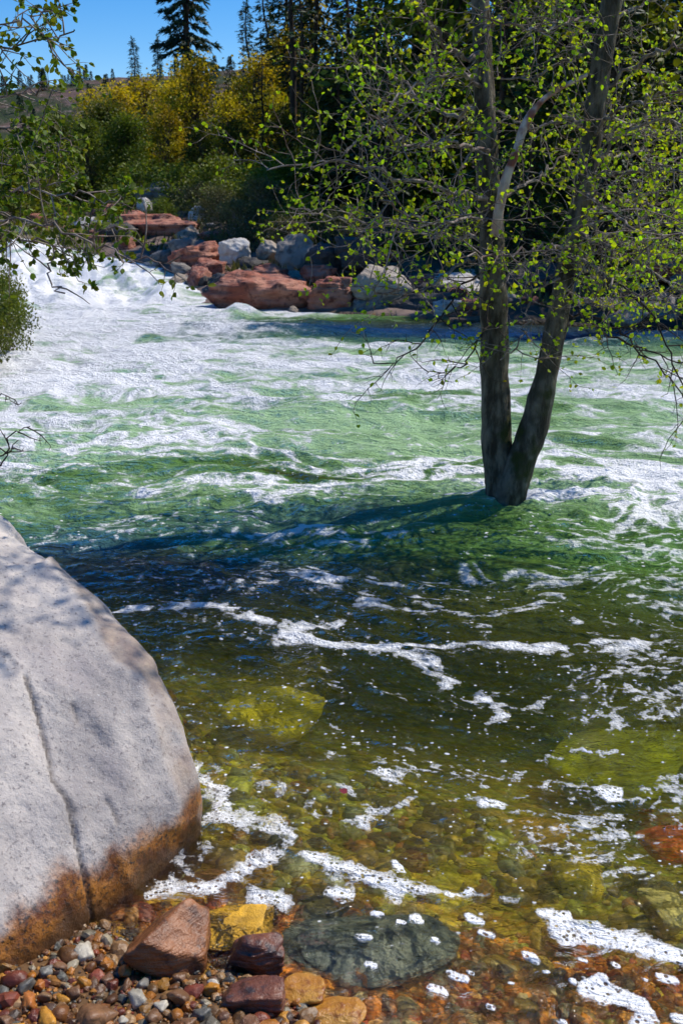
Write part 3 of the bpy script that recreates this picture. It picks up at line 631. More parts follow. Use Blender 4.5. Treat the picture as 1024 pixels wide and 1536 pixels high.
stone_at('submerged_stone', 'yellow green rock under water in front of the standing alder', 'submerged stone', 690, 845, 120, 40, -.55, SUB, 93, .8, 4, .06, col=(.3, .3, .02))

# pebbles: the ones that can be picked out are things, the fine gravel is one mass
PAL = np.array([(.30, .13, .03), (.42, .18, .03), (.50, .24, .04), (.16, .075, .035), (.16, .065, .02), (.24, .13, .05), (.10, .10, .085), (.40, .15, .02), (.30, .26, .18), (.07, .045, .03), (.20, .05, .025), (.36, .22, .10)])
kinds = {'orange': ([(.50, .21, .02), (.58, .27, .03), (.44, .15, .03)], 'wet bright orange pebble lying in the brown gravel at lower left'),
         'grey': ([(.15, .145, .125), (.10, .105, .09), (.22, .21, .185)], 'wet blue grey pebble lying in the brown gravel at lower left'),
         'white': ([(.46, .42, .33), (.55, .5, .42)], 'pale cream speckled pebble lying in the brown gravel at lower left'),
         'brown': ([(.20, .10, .045), (.15, .07, .035), (.26, .15, .07)], 'wet brown pebble lying in the gravel at lower left')}
def ground_at(x, y): return float(ground_z(np.array([x]), np.array([y]))[0])
base_peb = [mesh('pebble', *(lambda vf: (vf[0] / np.abs(vf[0]).max(0), vf[1]))(rock_v(3, 200 + s, 8, 22, .16))) for s in range(5)]
PEB = [('orange', 45, 1505, 36), ('orange', 72, 1530, 44), ('orange', 25, 1545, 30), ('orange', 128, 1475, 26), ('orange', 190, 1458, 24), ('orange', 60, 1478, 20), ('orange', 318, 1480, 24), ('orange', 95, 1500, 22),
       ('grey', 72, 1455, 28), ('grey', 38, 1480, 32), ('grey', 215, 1475, 26), ('grey', 300, 1520, 30), ('grey', 100, 1427, 22), ('grey', 205, 1440, 18),
       ('white', 210, 1500, 38), ('white', 128, 1430, 34), ('white', 243, 1508, 26), ('white', 185, 1530, 22), ('white', 320, 1475, 22),
       ('brown', 140, 1525, 70), ('brown', 90, 1450, 24), ('brown', 270, 1495, 36), ('brown', 160, 1470, 24), ('brown', 110, 1490, 28), ('brown', 230, 1525, 30), ('brown', 280, 1535, 30), ('brown', 150, 1440, 22), ('brown', 68, 1495, 22), ('brown', 190, 1480, 22), ('brown', 10, 1530, 26), ('brown', 270, 1465, 24), ('brown', 335, 1530, 28), ('brown', 120, 1540, 24)]
rs = np.random.RandomState(5)
for kd, a, b, wp in PEB:
    q = PZ(a, b, .04); g_ = ground_at(q[0], q[1]); q = PZ(a, b, g_ + .012); s_ = .85 * wp / FPX * np.linalg.norm(q - CAM) / 2
    src = base_peb[rs.randint(5)]; n_ = len(src.vertices); co = np.empty(n_ * 3, np.float32); src.vertices.foreach_get('co', co); co = co.reshape(-1, 3)
    fc = np.empty(len(src.polygons) * 3, np.int32); src.loops.foreach_get('vertex_index', fc)
    me = mesh('pebble', co * np.array([1, rs.uniform(.65, .95), rs.uniform(.5, .75)]) * s_, fc.reshape(-1, 3), [M['pebble']], True, np.tile(np.array(kinds[kd][0][rs.randint(len(kinds[kd][0]))]) * rs.uniform(.8, 1.15), (n_, 1)))
    o = obj(f'{kd}_pebble', me, None, q.tolist()); o.rotation_euler = (rs.uniform(-.3, .3), rs.uniform(-.3, .3), rs.uniform(0, 6.28))
    tag(o, kinds[kd][1], 'pebble', f'{kd} pebbles of the near shore')
bag = Bag(); U1, F1 = ico(2)
protos = []
for s in range(8):
    v, f = rock_v(2, 300 + s, 7, 26, .20); protos.append((v / np.abs(v).max(0), f))
cnt = 0
ab = np.stack([rs.uniform(-140, 1150, 9000), rs.uniform(1330, 1640, 9000)], -1); xy = np.array([PZ(a, b, 0.)[:2] for a, b in ab])
sdp = river_sd(xy[:, 0], xy[:, 1]); gz_ = ground_z(xy[:, 0], xy[:, 1])
for (x, y), sd1, g_ in zip(xy, sdp, gz_):
    if sd1 < -.75: continue
    s_ = np.clip(rs.lognormal(math.log(.0075 if sd1 > -.08 else .012), .55), .004, .035); v, f = protos[rs.randint(8)]
    v = v * np.array([1, rs.uniform(.6, 1), rs.uniform(.45, .8)]) * s_; t_ = rs.uniform(0, 6.28); ct, st_ = cos(t_), sin(t_)
    tl = rs.uniform(-.5, .5); v = np.stack([v[:, 0], v[:, 1] * cos(tl) - v[:, 2] * sin(tl), v[:, 1] * sin(tl) + v[:, 2] * cos(tl)], -1)
    v = np.stack([v[:, 0] * ct - v[:, 1] * st_, v[:, 0] * st_ + v[:, 1] * ct, v[:, 2]], -1) + np.array([x, y, g_ + s_ * .25])
    bag.add(v, f, PAL[rs.randint(len(PAL))] * (rs.uniform(.4, 1.2) if sd1 > -.06 else rs.uniform(1., 2.3) * np.array([1.15, 1., .6])), rs.rand() < .3); cnt += 1
BED = np.array([(.34, .22, .03), (.42, .34, .03), (.22, .15, .03), (.12, .10, .03), (.30, .12, .02), (.20, .21, .12), (.36, .36, .05), (.10, .07, .03), (.45, .30, .05)])
xs_ = rs.uniform(-1.0, 2.6, 5200); ys_ = rs.uniform(1.3, 4.2, 5200); sdp = river_sd(xs_, ys_); gz_ = ground_z(xs_, ys_)
for x, y, sd1, g_ in zip(xs_, ys_, sdp, gz_):
    if sd1 > -.3 or sd1 < -1.35: continue
    s_ = np.clip(rs.lognormal(math.log(.024), .5), .01, .075); v, f = protos[rs.randint(8)]; v = v * np.array([1, rs.uniform(.6, 1), rs.uniform(.35, .6)]) * s_; t_ = rs.uniform(0, 6.28); ct, st_ = cos(t_), sin(t_)
    bag.add(np.stack([v[:, 0] * ct - v[:, 1] * st_, v[:, 0] * st_ + v[:, 1] * ct, v[:, 2]], -1) + np.array([x, y, g_ + s_ * .1]), f, BED[rs.randint(len(BED))] * rs.uniform(.8, 2.0))
print('gravel', cnt)
tag(obj('gravel', bag.mesh('gravel', [M['pebble']])), 'wet orange brown and grey river gravel along the near shore', 'gravel', kind='stuff')

# ------------------------------------------------------------------ rocks of the far bank: centre px, size px, distance
FARR = [('red_rock', 'rounded red brown rock above the rapids, rusty and cracked', 226, 344, 138, 66, 25.5, 'red_rock', 11, .9, .5),
        ('red_rock', 'steep red slab leaning down to the foot of the rapids', 296, 388, 92, 66, 21.2, 'red_rock', 12, .8, .6),
        ('red_rock', 'largest dark red rock mound at the waterline below the rapids', 396, 442, 166, 74, 17.2, 'red_rock', 13, .8, .5),
        ('red_rock', 'red rock right of the largest mound, beside the tan boulder', 494, 440, 76, 66, 16.6, 'red_rock', 14, .8, .5),
        ('red_rock', 'small dark rock wet by the rapids left of the largest mound', 345, 428, 62, 38, 18.6, 'shaded_dark_rock', 15, .8, .3),
        ('tan_rock', 'tan boulder with smooth face right of the red rocks', 566, 424, 96, 62, 16.4, 'tan_rock', 16, .8, .1),
        ('grey_rock', 'tall grey rounded boulder standing behind the red rocks', 440, 374, 56, 62, 19.5, 'grey_rock', 17, .8, .1),
        ('white_rock', 'white block of rock above the largest red mound', 353, 374, 48, 34, 20.5, 'white_rock', 118, 1.1, .1),
        ('tan_rock', 'low tan rock between the white block and the tall grey boulder', 404, 374, 42, 28, 20.3, 'tan_rock', 19, .8, .1),
        ('white_rock', 'white slab behind the rounded red brown rock', 310, 326, 66, 34, 27.5, 'white_rock', 20, .9, .2),
        ('grey_rock', 'broken grey rock in painted shade right of the tall grey boulder', 484, 380, 56, 46, 18.6, 'shaded_dark_rock', 21, .8, .2),  # this and the next two: grey rocks, shade painted in by a darker material
        ('grey_rock', 'grey rock in painted shade behind the tan boulder', 540, 378, 70, 44, 18.2, 'shaded_dark_rock', 22, .8, .2),
        ('grey_rock', 'long grey slab in painted shade under the forest edge', 600, 350, 92, 48, 20.5, 'shaded_dark_rock', 23, .8, .3),
        ('red_rock', 'brownish red rock wedged in front of the tall grey boulder', 408, 410, 64, 38, 18.2, 'red_rock', 24, .8, .4),
        ('red_rock', 'reddish rock low behind the right red rock', 480, 408, 56, 30, 18., 'red_rock', 25, .8, .4),
        ('grey_rock', 'purple grey slab rising behind the rapids at left', 108, 338, 96, 30, 33., 'grey_rock', 26, .8, .5),
        ('grey_rock', 'flat pale grey slab left of the rounded red brown rock', 180, 334, 56, 30, 30., 'grey_rock', 27, .8, .5),
        ('tan_rock', 'pale boulder among bushes at the forest edge', 134, 270, 36, 18, 48., 'white_rock', 28, .8, .1),
        ('grey_rock', 'dark grey ledge below the golden trees', 238, 290, 84, 34, 36., 'grey_rock', 29, .8, .5),
        ('tan_rock', 'pale ledge of rock right of the dark grey ledge', 300, 286, 74, 30, 36., 'tan_rock', 30, .8, .5),
        ('white_rock', 'small white rock right of the flat pale slab', 215, 308, 26, 22, 31., 'white_rock', 31, .8, .1),
        ('shaded_dark_rock', 'dark wet rock at the waterline right of the tan boulder', 630, 460, 96, 46, 16.2, 'shaded_dark_rock', 32, .8, .3),
        ('shaded_dark_rock', 'dark rock in shade at the waterline behind the left alder stem', 720, 462, 110, 56, 15.8, 'shaded_dark_rock', 33, .8, .3),
        ('shaded_dark_rock', 'low dark rock in shade right of the alder stems', 880, 470, 130, 50, 15.2, 'shaded_dark_rock', 34, .8, .3),
        ('shaded_dark_rock', 'dark shaded boulder on the bank above the waterline at right', 800, 420, 100, 56, 17.2, 'shaded_dark_rock', 35, .8, .3),
        ('red_rock', 'lit red rock shelf on the bank at the right edge', 992, 404, 110, 34, 17.4, 'red_rock', 36, 1.2, .5),
        ('red_rock', 'small red rock at the foot of the steep red slab', 310, 400, 50, 30, 19.8, 'red_rock', 37, .8, .4),
        ('tan_rock', 'tan rock at the left end of the far ledges', 152, 352, 54, 26, 29., 'tan_rock', 38, .8, .3),
        ('white_rock', 'pale rock half hidden by the olive bush', 372, 330, 50, 32, 24., 'white_rock', 39, .8, .2)]
for nm, lb, cx_, cy_, wp, hp, dd_, mt, sd_, dr, fl in FARR:
    stone_at(nm, lb, 'rock', cx_, cy_ + hp * .12, wp * 1.08, hp * 1.25, 0, mt, sd_, dr, 5, .13, 20, 24, fl * .6, rz=(sd_ * 1.3) % .6 - .3, dist=dd_)

# rubble between the named rocks
rub = [mesh('rubble_rock', *(lambda vf: (vf[0] / np.abs(vf[0]).max(0), vf[1]))(rock_v(4, 400 + s, 11, 18, .12, 2.2, .3)), [M[mt]]) for s, mt in enumerate(('red_rock', 'grey_rock', 'tan_rock', 'shaded_dark_rock', 'red_rock', 'white_rock'))]
rl = ['small broken red rock', 'small broken grey rock', 'small broken tan rock', 'small broken dark rock', 'small broken red rock', 'small broken white rock']
k = 0
while k < 190:
    x, y = rs.uniform(-10, 7), rs.uniform(14.3, 34); s1 = float(river_sd(np.array([x]), np.array([y]))[0])
    if not (-.15 < s1 < 4.5) or x < -.32 * y: continue
    i_ = rs.randint(6); o = obj('rubble_rock', rub[i_], None, (x, y, ground_at(x, y) - .02)); sz = np.clip(rs.lognormal(math.log(.24), .5), .08, .7)
    o.scale = (sz, sz * rs.uniform(.6, 1), sz * rs.uniform(.45, .8)); o.rotation_euler = (rs.uniform(-.2, .2), rs.uniform(-.2, .2), rs.uniform(0, 6.28)); k += 1
    tag(o, rl[i_] + ' lying loose among the larger rocks of the far bank', 'rock', 'rubble of the far bank')

# a small dark red leaf afloat
lv = PZ(521, 1189, .012); Vl = np.array([(0, 0, 0), (.011, .004, .003), (.014, .011, .002), (.002, .022, .004), (-.01, .012, .003), (-.009, .004, .002)])
th = 1.3; Vl = np.stack([Vl[:, 0] * cos(th) - Vl[:, 1] * sin(th), Vl[:, 0] * sin(th) + Vl[:, 1] * cos(th), Vl[:, 2]], -1) * 1.3
m_, nt_ = mat('red_leaf'); t_ = NT(nt_); t_.out(t_.principled(Base_Color=(.16, .012, .02), Roughness=.4).outputs[0])
o = obj('floating_leaf', mesh('floating_leaf', Vl, [(0, 1, 2, 3), (0, 3, 4, 5)], [m_]), None, lv.tolist()); tag(o, 'small dark red leaf floating on the water beside a foam strand', 'leaf')
# ------------------------------------------------------------------ leafy twigs
LEAF = np.array([(0, 0, 0), (.28, .25, .06), (.33, .60, .09), (0, 1, -.06), (-.33, .60, .09), (-.28, .25, .06)]); LEAF_F = np.array([(0, 1, 2, 3), (0, 3, 4, 5)])
def basis(dirs, rs):
    d = dirs / (np.linalg.norm(dirs, axis=-1, keepdims=True) + 1e-9)
    r_ = rs.normal(size=d.shape); u = np.cross(d, r_); u /= np.linalg.norm(u, axis=-1, keepdims=True) + 1e-9
    return d, u, np.cross(u, d)
def leaves_mesh(name, pos, dirs, size, rs, m, up=.6, tint=None):
    d = np.asarray(dirs); d, u, n_ = basis(d, rs)
    n_ = n_ + np.array([0, 0, up]) + .25 * rs.normal(size=n_.shape); n_ -= (n_ * d).sum(-1, keepdims=True) * d; n_ /= np.linalg.norm(n_, axis=-1, keepdims=True) + 1e-9
    u = np.cross(d, n_); k = len(pos); s = np.asarray(size)[:, None, None]
    V = pos[:, None, :] + s * (LEAF[None, :, 0:1] * u[:, None] + LEAF[None, :, 1:2] * d[:, None] + LEAF[None, :, 2:3] * n_[:, None])
    F = (LEAF_F[None] + 6 * np.arange(k)[:, None, None]).reshape(-1, 4)
    c = rs.uniform(.65, 1.3, (k, 1)) * (1 + rs.normal(0, .10, (k, 3))) if tint is None else tint
    return mesh(name, V.reshape(-1, 3), F, [m], True, np.repeat(np.clip(c, .2, 2), 6, 0))
class Twigs:
    def __init__(s, seed): s.rs = np.random.RandomState(seed); s.lp = []; s.ld = []; s.ls = []
    def leaf(s, p, d, sz): s.lp.append(p); s.ld.append(d); s.ls.append(sz)
    def branchlet(s, bag, p, d, L, r, depth, leafsize, leafden, droop, flat=.6):
        rs = s.rs; n_ = max(4, int(L / .05)); pts = [p]; d = d / (np.linalg.norm(d) + 1e-9)
        for k in range(n_):
            d = d + rs.normal(0, .16, 3) + np.array([0, 0, -droop * .06 + .02]); d /= np.linalg.norm(d); pts.append(pts[-1] + d * L / n_)
        pts = np.array(pts); bag.add(*tube(pts, np.linspace(r, r * .35, len(pts)), 4 if r < .004 else 5))
        for k in range(1, len(pts)):
            dd = pts[k] - pts[k - 1]; dd /= np.linalg.norm(dd) + 1e-9
            if depth > 0 and rs.rand() < .85:
                sd_ = np.cross(dd, rs.normal(size=3)); sd_[2] *= flat; sd_ /= np.linalg.norm(sd_) + 1e-9
                s.branchlet(bag, pts[k], dd * .6 + sd_ * .9, L * rs.uniform(.22, .5) * (1.1 - .5 * k / n_), r * .5, depth - 1, leafsize, leafden, droop, flat)
            if depth <= 1:
                for q in range(rs.poisson(leafden * (1.0 if depth == 0 else .5))):
                    ldir = dd * .5 + rs.normal(0, .7, 3) + np.array([0, 0, .1]); s.leaf(pts[k] + rs.normal(0, .004, 3), ldir, leafsize * rs.uniform(.6, 1.25))
        if depth <= 1 and leafden > .2:
            for q in range(2): s.leaf(pts[-1], dd + rs.normal(0, .5, 3), leafsize * rs.uniform(.7, 1.2))
    def limb(s, bag, pts, r0, r1, n_=26, start=.12, step=.10, L=(.25, .6), leafsize=.04, leafden=.8, droop=.3, depth=2, seg=8, bump=.1, flat=.6, fwd=.45):
        rs = s.rs; q = spline(pts, n_); q[1:-1] += rs.normal(0, .012, (n_ - 2, 3)); ln = np.concatenate([[0], np.cumsum(np.linalg.norm(np.diff(q, axis=0), axis=1))])
        rad = r0 + (r1 - r0) * (ln / ln[-1]) ** .7
        bag.add(*tube(q, rad, seg, bump, rs.rand() * 50))
        at_ = ln[-1] * start
        while at_ < ln[-1]:
            p = np.array([np.interp(at_, ln, q[:, k]) for k in range(3)]); p2 = np.array([np.interp(min(at_ + .03, ln[-1]), ln, q[:, k]) for k in range(3)]); d = p2 - p
            if np.linalg.norm(d) < 1e-6: d = q[-1] - q[-2]
            d /= np.linalg.norm(d); sd_ = np.cross(d, rs.normal(size=3)); sd_[2] *= flat; sd_ /= np.linalg.norm(sd_) + 1e-9
            s.branchlet(bag, p, d * fwd + sd_, rs.uniform(*L), max(.0035, np.interp(at_, ln, rad) * .4) if np.interp(at_, ln, rad) < .016 else .006, depth - 1, leafsize, leafden, droop, flat)
            at_ += step * rs.uniform(.6, 1.4)
    def leaves(s, name, m, parent, up=.6):
        me = leaves_mesh(name, np.array(s.lp), np.array(s.ld), np.array(s.ls), s.rs, m, up); print(name, len(s.lp)); return obj(name, me, parent)

# ------------------------------------------------------------------ the alder standing in the river
base = PZ(762, 752, 0.); TD = (base - CAM) @ FWD
def A(px, py, off=0.): # point on the alder, off metres behind (+) or before (-) its stem plane y = base y
    r_ = ray(px, py); yk = base[1] + off; k = yk / r_[1]; return CAM + k * r_
root = tag(empty('alder_tree', base.tolist()), 'twin stemmed alder with fresh green leaves standing in the river', 'tree')
inv = -base
def part(name, bag, m, label=None):
    me = bag.mesh(name, [m]) if isinstance(bag, Bag) else bag
    o = obj(name, me, root); o.location = inv.tolist()
    if label: o['label'] = label
    return o
b = Bag()
sL = [A(757, 800, 0), A(754, 752, 0), A(748, 700, .0), A(743, 620, .02), A(741, 520, .04), A(739, 420, .06), A(735, 330, .10), A(728, 200, .16), A(722, 60, .24), A(716, -110, .34), A(708, -320, .5), A(704, -560, .6)]
q = spline(sL, 90); rL = np.interp(np.linspace(0, 11, 90), np.arange(12), [.12, .106, .092, .086, .082, .076, .069, .060, .053, .046, .03, .012]); b.add(*tube(q, rL, 28, .085, 1.))
part('trunk', b, M['alder_bark'])
b = Bag()
sR = [A(758, 800, -.06), A(763, 750, -.07), A(778, 700, -.07), A(800, 640, -.06), A(820, 560, -.05), A(835, 480, -.03), A(850, 400, .0), A(866, 330, .03), A(880, 250, .05), A(893, 150, .08), A(907, 60, .1), A(922, -30, .12), A(950, -200, .16), A(975, -420, .2), A(985, -600, .2)]
q = spline(sR, 100); rR = np.interp(np.linspace(0, 14, 100), np.arange(15), [.115, .10, .090, .083, .067, .061, .058, .057, .057, .056, .055, .056, .045, .03, .012]); b.add(*tube(q, rR, 28, .085, 7.))
part('trunk', b, M['alder_bark'])
b = Bag()
dl = [A(742, 352, .02), A(750, 305, -.04), A(760, 262, -.06), A(774, 226, -.05), A(786, 190, -.02), A(806, 158, .0), A(835, 135, .03), A(880, 112, .06)]
q = spline(dl, 50); b.add(*tube(q, np.interp(np.linspace(0, 7, 50), np.arange(8), [.030, .029, .027, .025, .022, .019, .014, .009]), 14, .16, 3.))
part('branch', b, M['pale_limb'], 'pale pinkish bare limb with peeling bark between the two stems')
tw = Twigs(3)
LIMBS = [  # pixels with depth offset, base radius
    ([(735, 300, .1), (690, 288, -.1), (620, 270, -.3), (545, 250, -.5), (475, 245, -.6), (400, 255, -.7)], .016),
    ([(728, 130, .18), (680, 110, .0), (620, 130, -.1), (560, 190, -.3), (500, 240, -.4)], .014),
    ([(723, 80, .2), (690, 85, .1), (655, 50, 0), (610, -10, -.2), (560, -70, -.3)], .016),
    ([(737, 380, .08), (690, 400, -.2), (640, 430, -.5), (590, 445, -.7), (540, 430, -.9)], .013),
    ([(740, 360, .08), (660, 350, .3), (580, 335, .5), (500, 325, .7), (430, 310, .8)], .013),
    ([(730, 230, .14), (670, 215, -.4), (610, 215, -.8), (550, 170, -1.2)], .013),
    ([(725, 160, .16), (660, 170, .5), (590, 110, .9), (520, 90, 1.2)], .014),
    ([(880, 262, .05), (930, 205, -.1), (985, 182, -.2), (1060, 195, -.3), (1150, 210, -.4)], .014),
    ([(862, 350, .02), (915, 378, -.2), (980, 410, -.4), (1060, 470, -.5)], .013),
    ([(870, 320, .03), (950, 300, .3), (1040, 325, .5), (1140, 330, .7)], .014),
    ([(893, 150, .08), (960, 92, .0), (1040, 65, -.2), (1130, 60, -.3)], .015),
    ([(880, 255, .05), (925, 260, -.05), (985, 250, -.4), (1050, 270, -.8)], .013),
    ([(888, 190, .07), (840, 180, .3), (790, 190, .6), (720, 150, .9)], .012),
    ([(905, 80, .1), (850, 90, .2), (780, 120, .3), (700, 110, .4)], .012),
    ([(910, 40, .1), (860, 30, .5), (800, 40, -.8), (720, 20, -1.1)], .013),
    ([(912, 30, .1), (980, 0, .4), (1060, -30, .7)], .013),
    ([(858, 370, .01), (820, 372, -.4), (770, 380, -.7), (700, 385, -1.0)], .011),
    ([(868, 325, .03), (920, 360, .4), (1000, 380, .7), (1080, 400, .9)], .012),
    ([(745, 300, .05), (800, 270, .4), (850, 230, .7), (930, 150, 1.0)], .012),
    ([(722, 50, .24), (760, 20, -.2), (800, -40, -.5)], .012),
    ([(878, 240, .05), (940, 230, .4), (1000, 240, .7), (1080, 225, .9)], .012), ([(885, 200, .06), (940, 160, -.3), (1000, 140, -.6), (1080, 130, -.8)], .012), ([(862, 360, .02), (930, 345, .2), (1000, 300, .3), (1070, 290, .4)], .011),
    ([(872, 300, .04), (930, 290, -.3), (990, 320, -.5), (1060, 370, -.6)], .011), ([(855, 390, .0), (920, 430, .3), (990, 450, .5), (1060, 420, .6)], .011), ([(890, 170, .07), (950, 190, .9), (1010, 200, 1.4)], .012),
    ([(875, 285, .05), (930, 330, -.7), (1000, 350, -1.3), (1060, 340, -1.7)], .012),
    ([(848, 410, .0), (800, 440, -.2), (785, 500, -.3), (750, 540, -.3)], .010),
    ([(736, 330, .1), (700, 330, -.7), (640, 330, -1.2), (570, 300, -1.5)], .011),
    ([(855, 385, .0), (890, 400, -.5), (940, 440, -.8), (1010, 440, -1.)], .011),
]
for pts_, r0 in LIMBS:
    b = Bag(); tw.limb(b, [A(*p_) for p_ in pts_], r0, .004, 26, .12, .07, (.2, .55), .025, .28, .3, 2, 7)
    part('branch', b, M['twig_bark'])
# drooping, nearly bare twigs hung over the water
for pts_, r0 in (([(738, 400, .06), (690, 430, -.3), (650, 490, -.5), (610, 530, -.6), (560, 545, -.65)], .009), ([(845, 430, .0), (870, 470, -.3), (920, 500, -.5), (985, 545, -.6), (1030, 600, -.7)], .010), ([(840, 470, .0), (900, 480, -.2), (960, 520, -.3), (1060, 560, -.4)], .009), ([(739, 430, .06), (720, 500, -.2), (690, 550, -.3), (640, 560, -.35)], .008), ([(850, 410, 0), (930, 430, -.6), (990, 500, -.9), (1040, 620, -1.)], .010)):
    b = Bag(); tw.limb(b, [A(*p_) for p_ in pts_], r0, .003, 22, .2, .10, (.15, .38), .03, .16, .9, 2, 6)
    part('branch', b, M['dark_twig'], 'drooping dark nearly bare branch hanging over the water')
# upper crown, above the picture: it shades the water and the boulder
for k in range(7):
    rs = tw.rs; py = rs.uniform(-460, -60); st_ = k % 2
    px = np.interp(py, [-560, 60], [704, 722]) if st_ else np.interp(py, [-600, 60], [985, 907]); off0 = .3 if st_ else .15
    a_ = A(px, py, off0); th = rs.uniform(0, 6.28); L_ = rs.uniform(1.2, 2.1); d_ = np.array([cos(th), sin(th), rs.uniform(.0, .5)])
    b = Bag(); tw.limb(b, [a_, a_ + d_ * L_ * .4, a_ + d_ * L_ * .7 + np.array([0, 0, .05]), a_ + d_ * L_], .016, .004, 16, .25, .15, (.25, .6), .04, .25, .2, 2, 5)
    part('branch', b, M['twig_bark'])
for e_ in ((.75, 3.75, 3.25), (1.15, 3.9, 3.55), (1.45, 3.7, 3.3), (.95, 4.2, 3.8), (1.7, 4.1, 3.9)):
    b = Bag(); a_ = A(930, -60, .12); e_ = np.array(e_); tw.limb(b, [a_, a_ * .6 + e_ * .4 + np.array([0, 0, .1]), a_ * .25 + e_ * .75, e_], .018, .004, 18, .35, .10, (.2, .5), .036, .6, .2, 2, 5)
    part('branch', b, M['twig_bark'])
cr_ = tw.leaves('crown', M['alder_leaf'], root); cr_.location = inv.tolist()

# ------------------------------------------------------------------ tree leaning in from the left bank
lb_ = np.array([-2.75, 3.9, 0.]); lb_[2] = ground_at(lb_[0], lb_[1])
root = tag(empty('overhanging_tree', lb_.tolist()), 'tree on the left bank whose leafy branches hang in at the left edge', 'tree'); inv = -lb_
b = Bag(); tp = [lb_ + np.array([0, 0, -.3]), lb_ + np.array([.05, 0, .6]), lb_ + np.array([.12, .02, 1.4]), lb_ + np.array([.15, .05, 2.3]), lb_ + np.array([.22, .0, 3.4])]
b.add(*tube(spline(tp, 40), np.linspace(.09, .03, 40), 16, .1)); part('trunk', b, M['alder_bark'])
tw = Twigs(21)
def Bp(px, py, d): return P(px, py, d)
LL = [([(-330, 190, 4.1), (-180, 120, 4.0), (-40, 85, 3.9), (45, 70, 3.85), (112, 45, 3.8)], .012, .06, .95, 2), ([(-330, 210, 4.1), (-150, 160, 3.9), (-40, 145, 3.8), (30, 140, 3.7), (80, 132, 3.7)], .011, .065, .9, 2),
      ([(-330, 230, 4.1), (-120, 240, 4.3), (20, 245, 4.4), (75, 245, 4.4), (105, 225, 4.4)], .010, .09, .8, 2), ([(-330, 280, 4.1), (-120, 285, 3.9), (0, 285, 3.8), (90, 292, 3.7), (185, 298, 3.7)], .012, .07, .75, 3),
      ([(-330, 300, 4.1), (-120, 315, 4.0), (0, 322, 4.0), (90, 332, 4.0), (190, 345, 4.0)], .011, .07, .75, 3), ([(-330, 320, 4.1), (-120, 330, 3.7), (20, 325, 3.6), (100, 345, 3.5), (175, 385, 3.5), (272, 384, 3.5)], .010, .10, .5, 2),
      ([(-330, 280, 4.1), (-120, 200, 4.4), (-10, 190, 4.5), (60, 210, 4.5), (110, 205, 4.5)], .010, .08, .7, 3), ([(-330, 340, 4.1), (-100, 360, 3.9), (20, 355, 3.8), (78, 365, 3.7), (72, 410, 3.7), (98, 440, 3.7)], .007, .16, .25, 1),
      ([(-330, 150, 4.1), (-160, 60, 3.9), (-60, 40, 3.8), (20, 30, 3.7), (65, 22, 3.7)], .010, .06, .9, 2), ([(-330, 330, 4.1), (-160, 345, 4.3), (-40, 300, 4.4), (50, 270, 4.5), (120, 260, 4.5)], .010, .08, .7, 3)]
for pts_, r0, stp, ldn, dp in LL:
    b = Bag(); tw.limb(b, [lb_ + np.array([.12, .02, 1.2 + .002 * (300 - pts_[0][1])])] + [Bp(*p_) for p_ in pts_], r0, .003, 34, .45, stp * .9, (.12, .3), .027, ldn * .5, .2, dp, 6)
    part('branch', b, M['twig_bark'])
cr_ = tw.leaves('crown', M['overhang_leaf'], root); cr_.location = inv.tolist()
# dry dead twig poking in over the boulder from the left
tw = Twigs(9); b = Bag()
tw.limb(b, [Bp(-190, 960, 4.2), Bp(-120, 800, 4.2), Bp(-40, 720, 4.2), (Bp(5, 672, 4.2)), Bp(22, 650, 4.2), Bp(45, 640, 4.2)], .012, .002, 18, .4, .07, (.06, .16), .02, .04, .1, 2, 6)
tw.limb(b, [Bp(-120, 830, 4.2), Bp(-40, 740, 4.2), (Bp(0, 695, 4.2)), Bp(28, 660, 4.2)], .010, .002, 18, .4, .07, (.06, .14), .02, .02, .1, 2, 6)
tw.limb(b, [Bp(-120, 700, 4.6), Bp(-40, 620, 4.6), (Bp(0, 597, 4.6)), Bp(32, 605, 4.6)], .006, .002, 18, .4, .07, (.06, .14), .02, .02, .1, 2, 6)
tag(obj('dead_twig', b.mesh('dead_twig', [M['dark_twig']])), 'bare black forked dead twig poking in above the boulder', 'twig')
